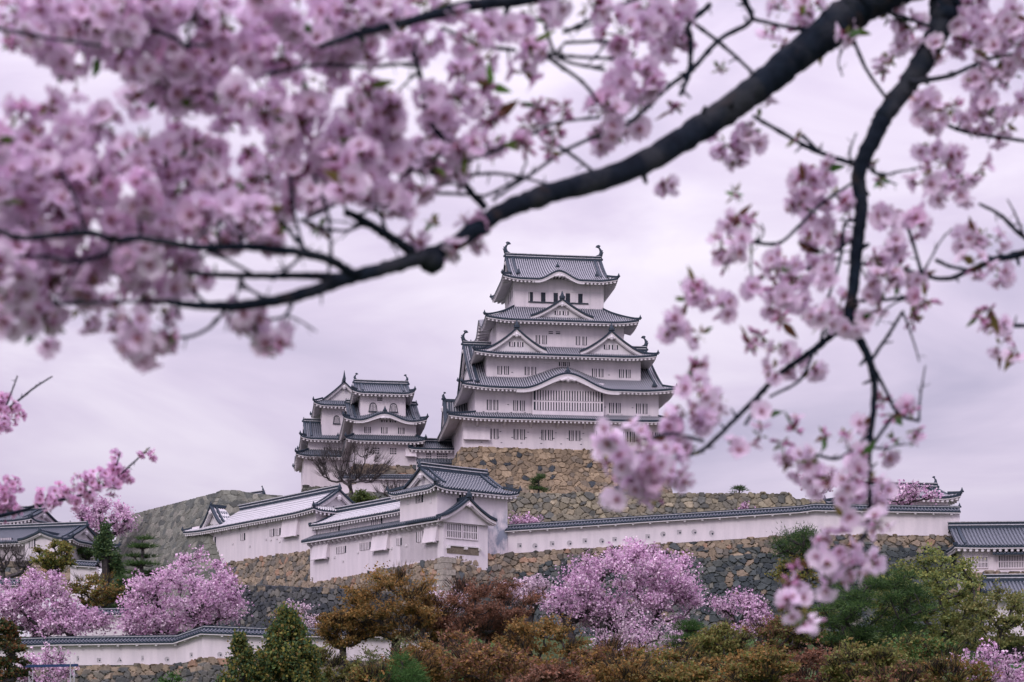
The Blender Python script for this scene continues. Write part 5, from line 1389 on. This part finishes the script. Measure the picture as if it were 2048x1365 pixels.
# ------------------------------------------------------------------ the near cherry tree: limbs overhead, blossom out of focus
def petal_tint(name):
    m, n = mat(name)
    at = N(n, 'ShaderNodeAttribute', attribute_name='col')
    sp = N(n, 'ShaderNodeSeparateColor'); n.links.new(at.outputs['Color'], sp.inputs[0])
    tip = ramp(n, sp.outputs[1], [(0.0, (.85, .74, .87)), (.55, (.80, .63, .81)), (1.0, (.73, .43, .66))])
    base = ramp(n, sp.outputs[1], [(0.0, (.73, .49, .71)), (1.0, (.54, .19, .42))])
    c = mixc(n, ramp(n, sp.outputs[0], [(0.10, (1, 1, 1)), (.50, (0, 0, 0))]), tip, base)
    d = N(n, 'ShaderNodeBsdfDiffuse'); t = N(n, 'ShaderNodeBsdfTranslucent')
    n.links.new(c, d.inputs[0]); n.links.new(c, t.inputs[0])
    x = N(n, 'ShaderNodeMixShader'); x.inputs[0].default_value = .38
    n.links.new(d.outputs[0], x.inputs[1]); n.links.new(t.outputs[0], x.inputs[2])
    o = N(n, 'ShaderNodeOutputMaterial'); n.links.new(x.outputs[0], o.inputs['Surface'])
    return m
M_FLOWER = petal_tint('blossom_petal')
M_HEART = plain('flower_heart', (.17, .022, .055), .7, .3, 400)
M_ANTHER = plain('stamens', (.42, .22, .20), .7, .2, 400)
M_STALK = plain('flower_stalk', (.10, .065, .04), .6, .3, 300)
M_YLEAF = attr_mat('young_leaf', .5, .4)

def flower(g, cup, L=.0175):
    """five notched, cupped petals round a dark heart with stamens; axis +z, hub at the origin"""
    V = []; F = []; A = []; n0 = 0
    rr = np.array([.10, .40, .75, 1.0]); ww = np.array([.14, .62, 1.0, .52]) * L * .47
    for k in range(5):
        th = 2 * pi * k / 5 + g.normal(0, .07); cu = cup + g.normal(0, .12); sc = g.uniform(.92, 1.08); tw = g.normal(0, .18)
        for i, (r, w) in enumerate(zip(rr, ww)):
            for j in (-1, 0, 1):
                rad = r * L * sc - (0.13 * L if (i == 3 and j == 0) else 0)
                el = cu + .35 * (r - .5) * (-1 if cu > .5 else 1)
                x = rad * cos(el); z = rad * sin(el) + .10 * w * abs(j) + tw * w * j; y = w * j * sc
                V.append((x * cos(th) - y * sin(th), x * sin(th) + y * cos(th), z)); A.append((r, 0, 0))
        for i in range(3):
            for j in range(2):
                a = n0 + i * 3 + j; F.append((a, a + 1, a + 4, a + 3))
        n0 += 12
    V = np.array(V); F = np.array(F); A = np.array(A, float)
    th = np.arange(6) * pi / 3; r = .0033
    H = [(0, 0, .0032)] + [(r * cos(t), r * sin(t), .0012) for t in th] + [(r * .5 * cos(t), r * .5 * sin(t), -.005) for t in th]
    HF = [(0, 1 + i, 1 + (i + 1) % 6) for i in range(6)]; HQ = [(1 + i, 7 + i, 7 + (i + 1) % 6, 1 + (i + 1) % 6) for i in range(6)]
    SV = []; SF = []
    for i in range(9):
        t = g.uniform(0, 2 * pi); l = L * g.uniform(.36, .58); e = g.uniform(.7, 1.35)
        d = np.array([cos(t) * cos(e), sin(t) * cos(e), sin(e)]); s = np.array([-sin(t), cos(t), 0]) * .0006
        b = len(SV); SV += [tuple(-s), tuple(s), tuple(d * l * .9 + s * .6), tuple(d * l * .9 - s * .6)]; SF.append((b, b + 1, b + 2, b + 3))
        b = len(SV); q = d * l; SV += [tuple(q - s * 2.0), tuple(q + (0, 0, .0012)), tuple(q + s * 2.0), tuple(q - (0, 0, .0012))]; SF.append((b, b + 1, b + 2, b + 3))
    return dict(V=V, F=F, A=A, H=np.array(H), HF=np.array(HF), HQ=np.array(HQ), S=np.array(SV), SF=np.array(SF))
gF = np.random.default_rng(99)
FLW = [flower(gF, c) for c in (-.05, .04, .10, .16, .24, .32, .42, .55, .75)]
def basis(n, g):
    n = n / np.linalg.norm(n); r = g.normal(0, 1, 3); u = np.cross(n, r); u /= np.linalg.norm(u); return np.stack([u, np.cross(n, u), n], 1)
def leaf_blade(mb, g, p, d, L, col, mat_=4):
    d = d / np.linalg.norm(d); B = basis(d, g); w = L * .20
    t = np.array([0, .15, .4, .7, 1.0]); ws = np.array([.1, .7, 1, .62, .02]) * w
    mid = p + d * (t * L)[:, None] + B[:, 0] * (.25 * L * t ** 2)[:, None]
    l = mid + B[:, 1] * ws[:, None] + B[:, 0] * (ws * .35)[:, None]; r = mid - B[:, 1] * ws[:, None] + B[:, 0] * (ws * .35)[:, None]
    mb.grid(np.stack([l, mid, r], 1), mat_, np.tile(col, (15, 1)))
def cluster(parts, g, c, rad, n, buds=0, leaves=0, fs=1.0, tint=None, droop=.25, twig_pt=None):
    """an umbel cluster of blossom: flowers on stalks facing outwards from the spur they spring from"""
    mb = parts
    hub = c if twig_pt is None else twig_pt
    for i in range(n):
        d = g.normal(0, 1, 3); d /= np.linalg.norm(d)
        p = c + d * rad * g.uniform(.45, 1.0) ** .6
        nrm = d + g.normal(0, .35, 3) + np.array([0, 0, -droop])
        f = FLW[g.integers(0, len(FLW))]; B = basis(nrm, g) * fs * g.uniform(.9, 1.1); tn = np.clip(g.normal(.38, .24), 0, 1) if tint is None else np.clip(g.normal(tint, .15), 0, 1)
        A = f['A'].copy(); A[:, 1] = tn
        mb.add(f['V'] @ B.T + p, f['F'], 0, A)
        HV = f['H'] @ B.T + p; mb.add(HV, f['HF'], 1); mb.add(HV, f['HQ'], 1)
        mb.add(f['S'] @ B.T + p, f['SF'], 2)
        e = p - B[:, 2] * .006; s0 = c + (p - c) * .12
        mb.tube([s0, (s0 + e) / 2 + g.normal(0, .002, 3), e], .0007 * fs + .0002, 3, 3)
    for i in range(4 if n else 6):
        d = g.normal(0, 1, 3); d /= np.linalg.norm(d)
        k = np.array([(.17, .15, .035), (.13, .13, .03), (.16, .075, .03), (.08, .10, .03)][g.integers(0, 4)])
        leaf_blade(mb, g, c + d * .004, d, g.uniform(.008, .016) * fs, k)
    for i in range(buds):
        d = g.normal(0, 1, 3); d[2] = d[2] * .7 + (.3 if i % 2 else -.3); d /= np.linalg.norm(d)
        p = c + d * rad * g.uniform(.6, 1.05)
        q = d * .0055 * fs
        A = (.30, np.clip(g.normal(.8, .2), 0, 1), 0)
        mb.tube([p - q, p - q * .3, p + q * .5, p + q * 1.1], np.array([.0012, .0026, .0024, .0005]) * fs, 6, 0, A)
        mb.tube([p - q * 1.5, p - q * .5], np.array([.0012, .0024]) * fs, 5, 1)
        mb.tube([c, (c + p) / 2 + g.normal(0, .002, 3), p - q], .0008 * fs, 3, 3)
    for i in range(leaves):
        d = g.normal(0, 1, 3); d /= np.linalg.norm(d)
        k = np.array([(.055, .13, .03), (.10, .15, .03), (.16, .13, .04), (.12, .055, .03)][g.integers(0, 4)])
        leaf_blade(mb, g, c + d * .006, d, g.uniform(.018, .036) * fs, k)

def YD(u):                                        # how far away the boughs hang, by column
    return float(np.interp(u, [-100, 600, 1000, 1400, 2100], [1.72, 1.84, 2.10, 2.42, 2.62]))
def path(pts, Y=None, off=0.0):
    return np.array([P(u, v, (YD(u) if Y is None else Y) + off) for u, v in pts])
def spline(p, w, n=8):
    """Catmull-Rom through the traced points"""
    p = np.asarray(p, float); w = np.asarray(w, float)
    q = np.concatenate([[2 * p[0] - p[1]], p, [2 * p[-1] - p[-2]]]); o = []; ow = []
    for i in range(1, len(q) - 2):
        for t in np.linspace(0, 1, n, endpoint=False):
            a, b, c, d = q[i - 1:i + 3]
            o.append(.5 * ((2 * b) + (-a + c) * t + (2 * a - 5 * b + 4 * c - d) * t * t + (-a + 3 * b - 3 * c + d) * t ** 3)); ow.append(w[i - 1] + (w[i] - w[i - 1]) * t)
    o.append(p[-1]); ow.append(w[-1]); return np.array(o), np.array(ow)
def bough(name, parent, pts, w, off=0.0, Y=None, knob=.10, seed=0, k=8, origin=None):
    g = np.random.default_rng(seed + 500)
    n = len(pts); w = np.interp(np.linspace(0, 1, n), np.linspace(0, 1, len(w)), w)
    P3 = path(pts, Y, off); rad = np.array([w_ / FPX * p[1] / 2 for w_, p in zip(w, P3)])
    S_, R_ = spline(P3, rad, 10)
    # knobbly bark: swellings at the old spurs
    R_ = R_ * (1 + knob * np.abs(g.normal(0, 1, len(R_))) * (g.random(len(R_)) < .45))
    S_ = S_ + g.normal(0, .06, S_.shape) * R_[:, None]
    mb = MB()
    mb.tube(S_ - origin, R_, k)
    for i in range(2, len(S_) - 2, 4):             # short spur stubs
        if g.random() < .55:
            d = g.normal(0, 1, 3); d /= np.linalg.norm(d); r = min(R_[i] * .5, .0045)
            mb.tube([S_[i] - origin, S_[i] - origin + d * (R_[i] + .006), S_[i] - origin + d * (R_[i] + .013)], [r, r * .9, r * .5], 5)
    return mb.build(name, [M_BARKN], parent, True)

tb = np.array([2.55, 2.75, 0.0])
TREE = thing('cherry_tree', tuple(tb), 0, 'near cherry tree whose dark limbs and out-of-focus pink blossom hang over the whole view', 'tree')
trunk_pts = np.array([tb + (0, 0, -.2), tb + (.02, .03, .6), tb + (-.06, .02, 1.4), tb + (-.2, -.02, 2.2), tb + (-.45, -.05, 2.75)])
mb = MB(); s_, r_ = spline(trunk_pts, [.22, .17, .15, .14, .12], 6); mb.tube(s_ - tb, r_, 14)
mb.build('trunk', [M_BARKN], TREE, True)
BO = lambda pts, w, **k: bough('branch', TREE, pts, w, origin=tb, **k)
# main limb, sweeping down from the upper right
limb_a = [(2420, -250), (2080, -160), (1880, -70), (1770, -15), (1690, 35), (1620, 92), (1520, 172), (1400, 258), (1250, 342), (1100, 388), (1000, 425), (900, 492), (800, 528), (700, 556), (600, 590), (500, 610), (400, 612), (330, 603)]
LA = BO(limb_a, [120, 105, 90, 80, 72, 64, 58, 52, 46, 39, 34, 31, 28, 26, 24, 21, 17, 12], seed=1, k=12, knob=.05)
limb_b = [(2300, -220), (2000, -120), (1900, -25), (1880, 55), (1832, 148), (1780, 215), (1745, 282), (1718, 345), (1722, 420), (1714, 500), (1706, 580), (1700, 640), (1730, 700), (1748, 760), (1746, 830), (1738, 900), (1740, 1000), (1732, 1065), (1700, 1110), (1655, 1150)]
LB = BO(limb_b, [84, 74, 60, 50, 42, 38, 33, 30, 27, 25, 23, 21, 17, 14, 12, 11, 9, 8, 6, 5], seed=2, k=10, knob=.05)
limb_c = [(2300, 380), (2150, 465), (2048, 506), (1990, 520), (1945, 539), (1883, 558), (1780, 533), (1689, 525)]
LC = BO(limb_c, [22, 18, 16, 14, 11, 9, 7, 5], seed=3, off=.04)
limb_d = [(-260, 470), (-90, 462), (0, 464), (44, 477), (176, 466), (229, 482), (281, 477), (395, 495), (505, 495), (637, 513), (703, 546)]
LD = BO(limb_d, [8, 10, 12, 13, 13, 13, 14, 15, 16, 18, 20], seed=4, off=-.03)
limb_e = [(640, 95), (716, 68), (839, 38), (935, 12), (1045, -2), (1180, -40), (1500, -130), (1900, -180), (2200, -180)]
LE = BO(limb_e, [10, 14, 18, 22, 24, 30, 40, 55, 70], seed=5, off=-.05)
limb_f = [(352, 545), (483, 552), (615, 552), (690, 556)]
LF = BO(limb_f, [10, 13, 15, 17], seed=6, off=.03)
LIMBS = [(LA, limb_a), (LB, limb_b), (LC, limb_c), (LD, limb_d), (LE, limb_e), (LF, limb_f)]
kp = P(861, 516, YD(861)) - tb; mb = MB(); mb.tube([kp + (0, 0, .006), kp + (.001, 0, -.004), kp + (.002, .002, -.013), kp + (.002, .002, -.019)], [.012, .017, .014, .004], 9); mb.build('knot', [M_BARKN], LA, True)
TW = [
 [(689, 34), (733, 58), (780, 56)], [(1031, 101), (956, 89), (884, 55)], [(535, 148), (600, 135), (661, 130), (737, 135), (822, 127), (838, 135)],
 [(826, 103), (839, 144), (846, 192), (857, 233), (874, 263), (901, 298), (922, 335), (935, 376), (970, 415)],
 [(833, 342), (887, 349), (942, 349), (1010, 349), (1110, 372)], [(925, 325), (976, 308), (1062, 270), (1113, 246), (1200, 235)],
 [(985, 400), (1062, 349), (1127, 304), (1182, 277), (1250, 253), (1337, 174), (1382, 141), (1440, 79), (1502, 41), (1482, -10)], [(1502, 38), (1573, 54), (1640, 62)],
 [(1127, 65), (1195, 34), (1250, 7), (1320, -20)], [(1089, 109), (1134, 113), (1233, 118)], [(1085, 108), (1164, 164), (1197, 208)], [(1089, 51), (1120, 116), (1209, 140)], [(1130, 86), (1216, 82)],
 [(1099, 280), (1150, 315), (1192, 348)], [(867, 386), (942, 390), (976, 390), (1041, 356)],
 [(1420, 10), (1378, 50), (1382, 83), (1378, 145), (1361, 190)], [(1385, 45), (1450, 95), (1510, 150)], [(1705, 75), (1734, 141), (1775, 200)],
 [(1505, 232), (1606, 290), (1647, 308), (1712, 330)], [(1602, 269), (1635, 300)], [(1822, 165), (1896, 153), (1945, 132), (1987, 116), (2070, 100)], [(1780, 25), (1862, 54)],
 [(1879, 244), (1937, 265), (2048, 282), (2150, 290)], [(1502, 485), (1556, 487), (1597, 454), (1640, 410), (1714, 360)], [(1614, 539), (1660, 510), (1712, 475)], [(1709, 440), (1689, 450), (1680, 520), (1657, 595)],
 [(1817, 458), (1830, 500), (1844, 548)], [(1871, 520), (1900, 533), (1940, 541)], [(1708, 603), (1780, 599), (1830, 590)],
 [(1700, 640), (1630, 698), (1560, 748), (1515, 794), (1482, 827), (1432, 877), (1403, 901), (1374, 912)], [(1651, 640), (1640, 690)], [(1627, 705), (1600, 760), (1540, 794)], [(1407, 883), (1345, 868), (1290, 880)], [(1520, 800), (1515, 810), (1490, 850)],
 [(1742, 722), (1780, 665), (1805, 624)], [(1742, 725), (1771, 781), (1796, 827), (1838, 843)], [(1742, 895), (1776, 847), (1790, 830)], [(1738, 870), (1680, 916), (1631, 910)],
 [(2170, 650), (2100, 652), (2010, 652)], [(2150, 540), (2048, 474), (2000, 430), (1958, 408)],
 [(225, 484), (211, 508), (149, 524), (88, 513), (20, 515)], [(272, 363), (281, 475)], [(105, 609), (176, 605), (335, 603)], [(365, 565), (413, 608)], [(455, 615), (422, 653), (382, 673), (338, 675)], [(592, 592), (571, 631), (540, 640)],
 [(703, 390), (650, 420), (606, 442)], [(690, 425), (712, 433), (765, 464), (825, 505)], [(628, 350), (655, 425), (663, 512)], [(580, 350), (589, 429), (606, 495)], [(439, 438), (435, 495)], [(426, 504), (505, 548)],
 [(560, 440), (585, 470), (612, 500), (640, 516)], [(600, 440), (640, 455), (690, 462), (730, 448)], [(470, 455), (520, 470), (560, 492)], [(545, 560), (585, 530), (610, 500)], [(640, 590), (655, 560), (660, 515)], [(750, 415), (765, 440), (775, 468)], [(800, 350), (830, 340), (880, 352)], [(480, 560), (500, 580), (540, 600)],
 [(-80, 45), (0, 58), (113, 79), (205, 92)], [(359, 89), (417, 92)], [(120, 342), (147, 390), (170, 462)], [(300, 60), (345, 75), (380, 100)], [(1700, 323), (1716, 335)], [(1735, 330), (1748, 345), (1770, 352)],
]
WT = {3: [9, 14], 4: [11, 5], 6: [6, 11], 15: [11, 9], 18: [7, 10], 29: [15, 7], 47: [14, 20], 40: [9, 7], 20: [11, 5], 38: [6, 8], 39: [10, 5], 52: [9, 7]}
for i, t in enumerate(TW):
    bough('twig', TREE, t, WT.get(i, [7.5, 6]), origin=tb, seed=20 + i, k=6, off=.012 * ((i % 5) - 2), knob=.16)

gT = np.random.default_rng(77); made = 0
while made < 46:                                  # fine side shoots
    t_ = TW[gT.integers(0, len(TW))]; u, v = t_[gT.integers(0, len(t_))]
    if not (-40 < u < 2080 and -20 < v < 1000) or (u < 620 and gT.random() < .5): continue
    a_ = gT.uniform(0, 2 * pi); L_ = gT.uniform(50, 130); b_ = gT.normal(0, .5); pts_ = [(u, v)]
    for k_ in range(3): pts_.append((pts_[-1][0] + cos(a_) * L_ / 3, pts_[-1][1] + sin(a_) * L_ / 3)); a_ += b_ * .5 + gT.normal(0, .2)
    if 880 < pts_[-1][0] < 1340 and pts_[-1][1] > 400: continue
    bough('twig', TREE, pts_, [5, 2.6], origin=tb, seed=900 + made, k=5, off=.01 * ((made % 5) - 2), knob=.2); made += 1
CLU = """40,30,55 110,20,55 170,50,50 240,40,55 310,30,55 380,50,55 450,40,55 520,30,55 590,40,55 660,50,55 700,15,45 620,90,45 560,110,45 500,115,45 430,110,50 360,110,50 300,90,50 240,95,45 135,118,36 105,85,45
330,165,45 285,150,38 420,190,42 400,150,45 470,190,26 650,105,40 700,105,36 735,100,30 760,30,45 800,70,42 850,90,38 780,0,40 850,18,40 940,80,40 960,125,38 1000,60,40 1060,30,40 1110,18,36 930,150,32 1060,90,32 1045,140,30 1180,15,36 180,0,50 300,-15,50 420,-15,50 540,-15,50 650,-15,50 900,0,40 60,70,35 200,110,35 270,200,26 350,205,30 440,235,26 680,140,26 965,175,24
40,240,40 100,215,30 60,300,60 150,275,48 210,250,42 262,318,50 330,305,45 390,295,46 430,320,42 20,350,60 100,360,60 190,370,60 280,390,58 360,360,55 430,350,50 470,390,45 40,430,60 130,440,60 220,450,60 310,450,58 390,440,55 460,430,45 20,500,55 100,510,60 190,530,55 280,520,58 360,520,48 30,570,55 110,570,55 190,580,45 280,580,42 340,575,38 20,630,42 80,640,36 118,655,20 -20,290,50 -20,400,55 -20,540,50 440,480,38 330,320,50 150,330,50
540,230,42 600,255,45 560,300,48 640,290,45 620,215,36 690,270,42 520,360,42 590,350,48 660,340,42 510,430,38 560,420,36 470,480,30 540,480,30 720,320,40 740,190,42 780,220,36 710,220,32 770,260,42 760,310,42 740,370,42 800,330,40 790,390,40 808,415,24 700,370,36 860,200,36 880,240,40 920,210,40 900,280,42 960,215,34 930,305,38 870,330,38 905,345,28 850,280,34 800,270,34 835,370,26 985,290,24 500,300,30 680,330,40 610,390,30
1240,70,48 1300,40,50 1260,120,46 1330,90,46 1230,170,42 1210,220,40 1290,150,42 1350,20,42 1220,268,34 1270,258,28 1240,200,38 1200,275,26 1290,15,44 1360,60,34 1280,205,28
830,480,24 865,500,22 940,455,32 965,480,24 915,500,16 1330,372,22 1450,288,34 1500,285,36 1475,315,28 1540,60,22 1600,62,30 1620,22,34 1560,20,24 1690,72,18 1520,210,22 1640,80,22
270,680,36 292,712,24 320,690,20 500,640,38 520,680,34 550,670,28 480,630,26 262,642,26 530,700,20
1780,30,30 1822,60,36 1795,85,26 1940,20,46 1980,60,46 2020,30,42 2030,90,46 1930,80,40 2000,120,42 1850,112,20 1960,160,34 2030,150,38 1980,190,40 1970,230,46 2010,250,42 1945,230,26 2060,40,45 2070,200,40 1905,40,26 1560,95,16 1880,100,24
1850,215,36 1862,248,34 1850,300,24 1890,330,44 1852,360,40 1920,352,36 1960,340,28 1880,388,28 1920,390,24
1610,370,42 1640,340,30 1670,390,42 1630,420,42 1692,420,30 1600,400,28 1662,460,36 1620,480,32 1640,510,36 1470,440,26 1440,490,32 1490,500,32 1450,530,26 1560,530,34 1590,560,36 1570,600,34 1612,610,32 1540,610,28 1510,585,22 1650,550,30
1380,592,24 1408,600,20 1362,640,34 1400,670,26 1340,660,20 1450,620,30 1640,640,34 1682,620,38 1700,650,28
1770,440,36 1810,430,34 1832,450,28 1780,490,36 1750,520,34 1800,540,30 1830,562,24 1770,560,36 1740,580,30 1722,640,18 1760,606,16
1930,480,30 1968,470,24 1950,530,34 2000,550,24 1990,485,22 1990,655,34 2000,692,22 2030,700,22
1560,700,28 1590,722,34 1622,740,24 1550,740,22 1392,780,34 1372,830,36 1420,850,36 1350,850,30 1402,805,30 1440,800,28 1522,832,18 1520,872,22 1472,900,18
1222,870,40 1230,920,44 1270,880,38 1300,920,46 1340,930,40 1290,960,40 1250,970,34 1340,875,34 1382,905,24 1310,990,26 1232,1000,20 1352,960,26
1600,930,38 1622,960,34 1580,915,16 1660,960,24 1720,920,28 1700,960,34 1740,960,24 1830,862,22 1770,905,22 1720,855,14
1700,1000,34 1740,1020,34 1770,990,24 1690,1040,28 1760,1050,28 1655,1080,24 1690,1100,34 1640,1130,40 1700,1140,40 1750,1130,26 1662,1170,34 1600,1165,18 1575,1215,30 1612,1230,28 1632,1242,18 1600,1195,16"""
BUDS = "1080,215,34 1062,255,30 1110,260,28 1130,215,24 1050,290,22 1100,300,22 985,240,18 1830,145,24 1770,140,20 1900,215,26 1860,200,20 1530,545,34 1585,545,30 1560,580,28 1500,440,12 1390,570,16 1480,440,14 1850,600,30 1825,640,24 1960,630,22 1980,620,20 1520,670,22 1500,690,18 1390,735,18 1375,760,20 1765,800,22 1790,830,30 1820,820,20 1565,885,22 1590,860,20 1650,872,12 1690,870,10 1590,1130,14 1580,1165,14 1350,215,12 1700,60,12 730,175,14 20,90,12 320,200,14 1705,20,14 1885,20,18 1560,640,20 340,680,20 560,690,14 1950,480,14 1800,560,16"
LFS = "980,172,26 345,390,16 690,60,12 445,60,14 285,280,12 1375,600,22 860,445,20 1590,280,14 1500,260,12 2000,90,20 1960,110,16 1560,540,16 1830,600,18 80,262,12 1470,390,14 470,380,14 560,460,12 840,1,10 350,560,10 1440,140,12 1760,360,18 1745,330,12 1650,20,16 1600,30,14 1780,120,12 1620,925,12 1790,880,12 640,460,14"
def parse(s): return [tuple(float(x) for x in q.split(',')) for q in s.split()]
gC = np.random.default_rng(2024)
groups = {}
def near_limb(u, v):
    b = (1e9, None)
    for ob, pts in LIMBS:
        a = np.array(pts, float); s_ = np.linspace(0, 1, 5)[:, None, None]
        d = np.min(np.hypot(*((a[:-1] * (1 - s_) + a[1:] * s_).reshape(-1, 2) - (u, v)).T))
        if d < b[0]: b = (d, ob)
    return b[1]
specs = [(u, v, r, 'f') for u, v, r in parse(CLU)] + [(u, v, r, 'b') for u, v, r in parse(BUDS)] + [(u, v, r, 'l') for u, v, r in parse(LFS)]
big = sorted([q for q in specs if q[3] == 'f' and -30 < q[0] < 2080 and q[1] > -5], key=lambda q: -q[2] * 2.4 / YD(q[0]))[:98]
rest = MB()
for q in specs:
    u, v, r, t = q; lim = near_limb(u, v); one = q in big; mb = MB() if one else rest
    Y = YD(u) + gC.normal(0, .035) + (.05 if u < 700 else 0)
    c = P(u, v, Y) - tb; rad = r / FPX * Y
    if t == 'f':
        left = u < 760
        n = max(2, int(round((r / 40) ** 2 * (7.0 if left else 7.0))))
        cluster(mb, gC, c, rad * (.74 if left else .82), n, buds=gC.integers(0, 3), leaves=gC.integers(0, 2), tint=None if u < 1400 else .3, fs=.93 if left else .98)
        if left and r > 40: cluster(mb, gC, c + (0, .10, 0), rad * .9, max(2, n // 4), fs=.93)
    elif t == 'b': cluster(mb, gC, c, rad, 0 if gC.random() < .5 else 1, buds=5 + int(r / 6), leaves=1)
    else:
        cluster(mb, gC, c, rad * .4, 0, buds=1, leaves=0)
        for _ in range(3): leaf_blade(mb, gC, c, np.array([gC.normal(0, 1), gC.normal(0, .4), gC.normal(.2, 1)]), rad * gC.uniform(1.1, 2.0), np.array([(.06, .24, .04), (.12, .26, .045), (.17, .18, .04)][gC.integers(0, 3)]))
    if one: mb.build('blossom_cluster', [M_FLOWER, M_HEART, M_ANTHER, M_STALK, M_YLEAF], lim, True)
tag(rest.build('blossom_sprays', [M_FLOWER, M_HEART, M_ANTHER, M_STALK, M_YLEAF], TREE, True), kind='stuff')

# ------------------------------------------------------------------ second cherry at the left edge, farther off and deeper pink
t2 = np.array([-3.6, 5.3, 0.0])
TR2 = thing('cherry_tree', tuple(t2), 0, 'sharper deep pink cherry boughs reaching in from the left edge below the overhead blossom', 'tree')
mb = MB(); s_, r_ = spline([t2 + (0, 0, -.2), t2 + (.05, 0, .7), t2 + (.2, 0, 1.5), t2 + (.5, -.05, 2.3)], [.17, .13, .11, .08], 6); mb.tube(s_ - t2, r_, 12); mb.build('trunk', [M_BARKN], TR2, True)
b1 = bough('branch', TR2, [(-900, 930), (-300, 1070), (-60, 1042), (36, 1024), (73, 1012), (133, 998), (180, 985), (232, 955), (262, 930), (300, 895)], [20, 14, 10, 7, 6, 6, 5, 4, 3.5, 2], Y=5.2, origin=t2, seed=91, k=6)
b2_ = bough('branch', TR2, [(-700, 950), (-250, 930), (-60, 880), (0, 830), (35, 803), (70, 775), (105, 753)], [16, 11, 8, 5, 4, 3.5, 2.5], Y=5.2, origin=t2, seed=92, k=6)
bough('twig', TR2, [(5, 828), (18, 798), (35, 752)], [4, 2.5], Y=5.2, origin=t2, seed=93, k=5)
bough('twig', TR2, [(222, 960), (235, 925), (240, 905)], [3.5, 2.5], Y=5.2, origin=t2, seed=94, k=5)
DP = [(10, 985, 32), (15, 1020, 28), (-20, 1000, 35), (88, 1000, 24), (118, 990, 26), (145, 982, 28), (170, 970, 28), (195, 962, 28), (218, 950, 28), (240, 945, 24), (225, 975, 20), (180, 995, 18), (255, 955, 16), (292, 905, 14), (305, 912, 10), (235, 910, 10),
      (12, 835, 26), (-10, 820, 28), (25, 820, 18), (5, 800, 14), (0, 850, 20), (40, 830, 10), (150, 1005, 16), (100, 1015, 16), (25, 970, 20)]
for br, sel in ((b1, lambda q: q[1] > 870), (b2_, lambda q: q[1] <= 870)):
    for u, v, r in filter(sel, DP):
        mb = MB(); c = P(u, v, 5.2 + gC.normal(0, .05)) - t2
        cluster(mb, gC, c, r / FPX * 5.2 * .9, max(3, int((r / 24) ** 2 * 13)), buds=2, leaves=0, fs=.95, tint=.85)
        mb.build('blossom_cluster', [M_FLOWER, M_HEART, M_ANTHER, M_STALK, M_YLEAF], br, True)
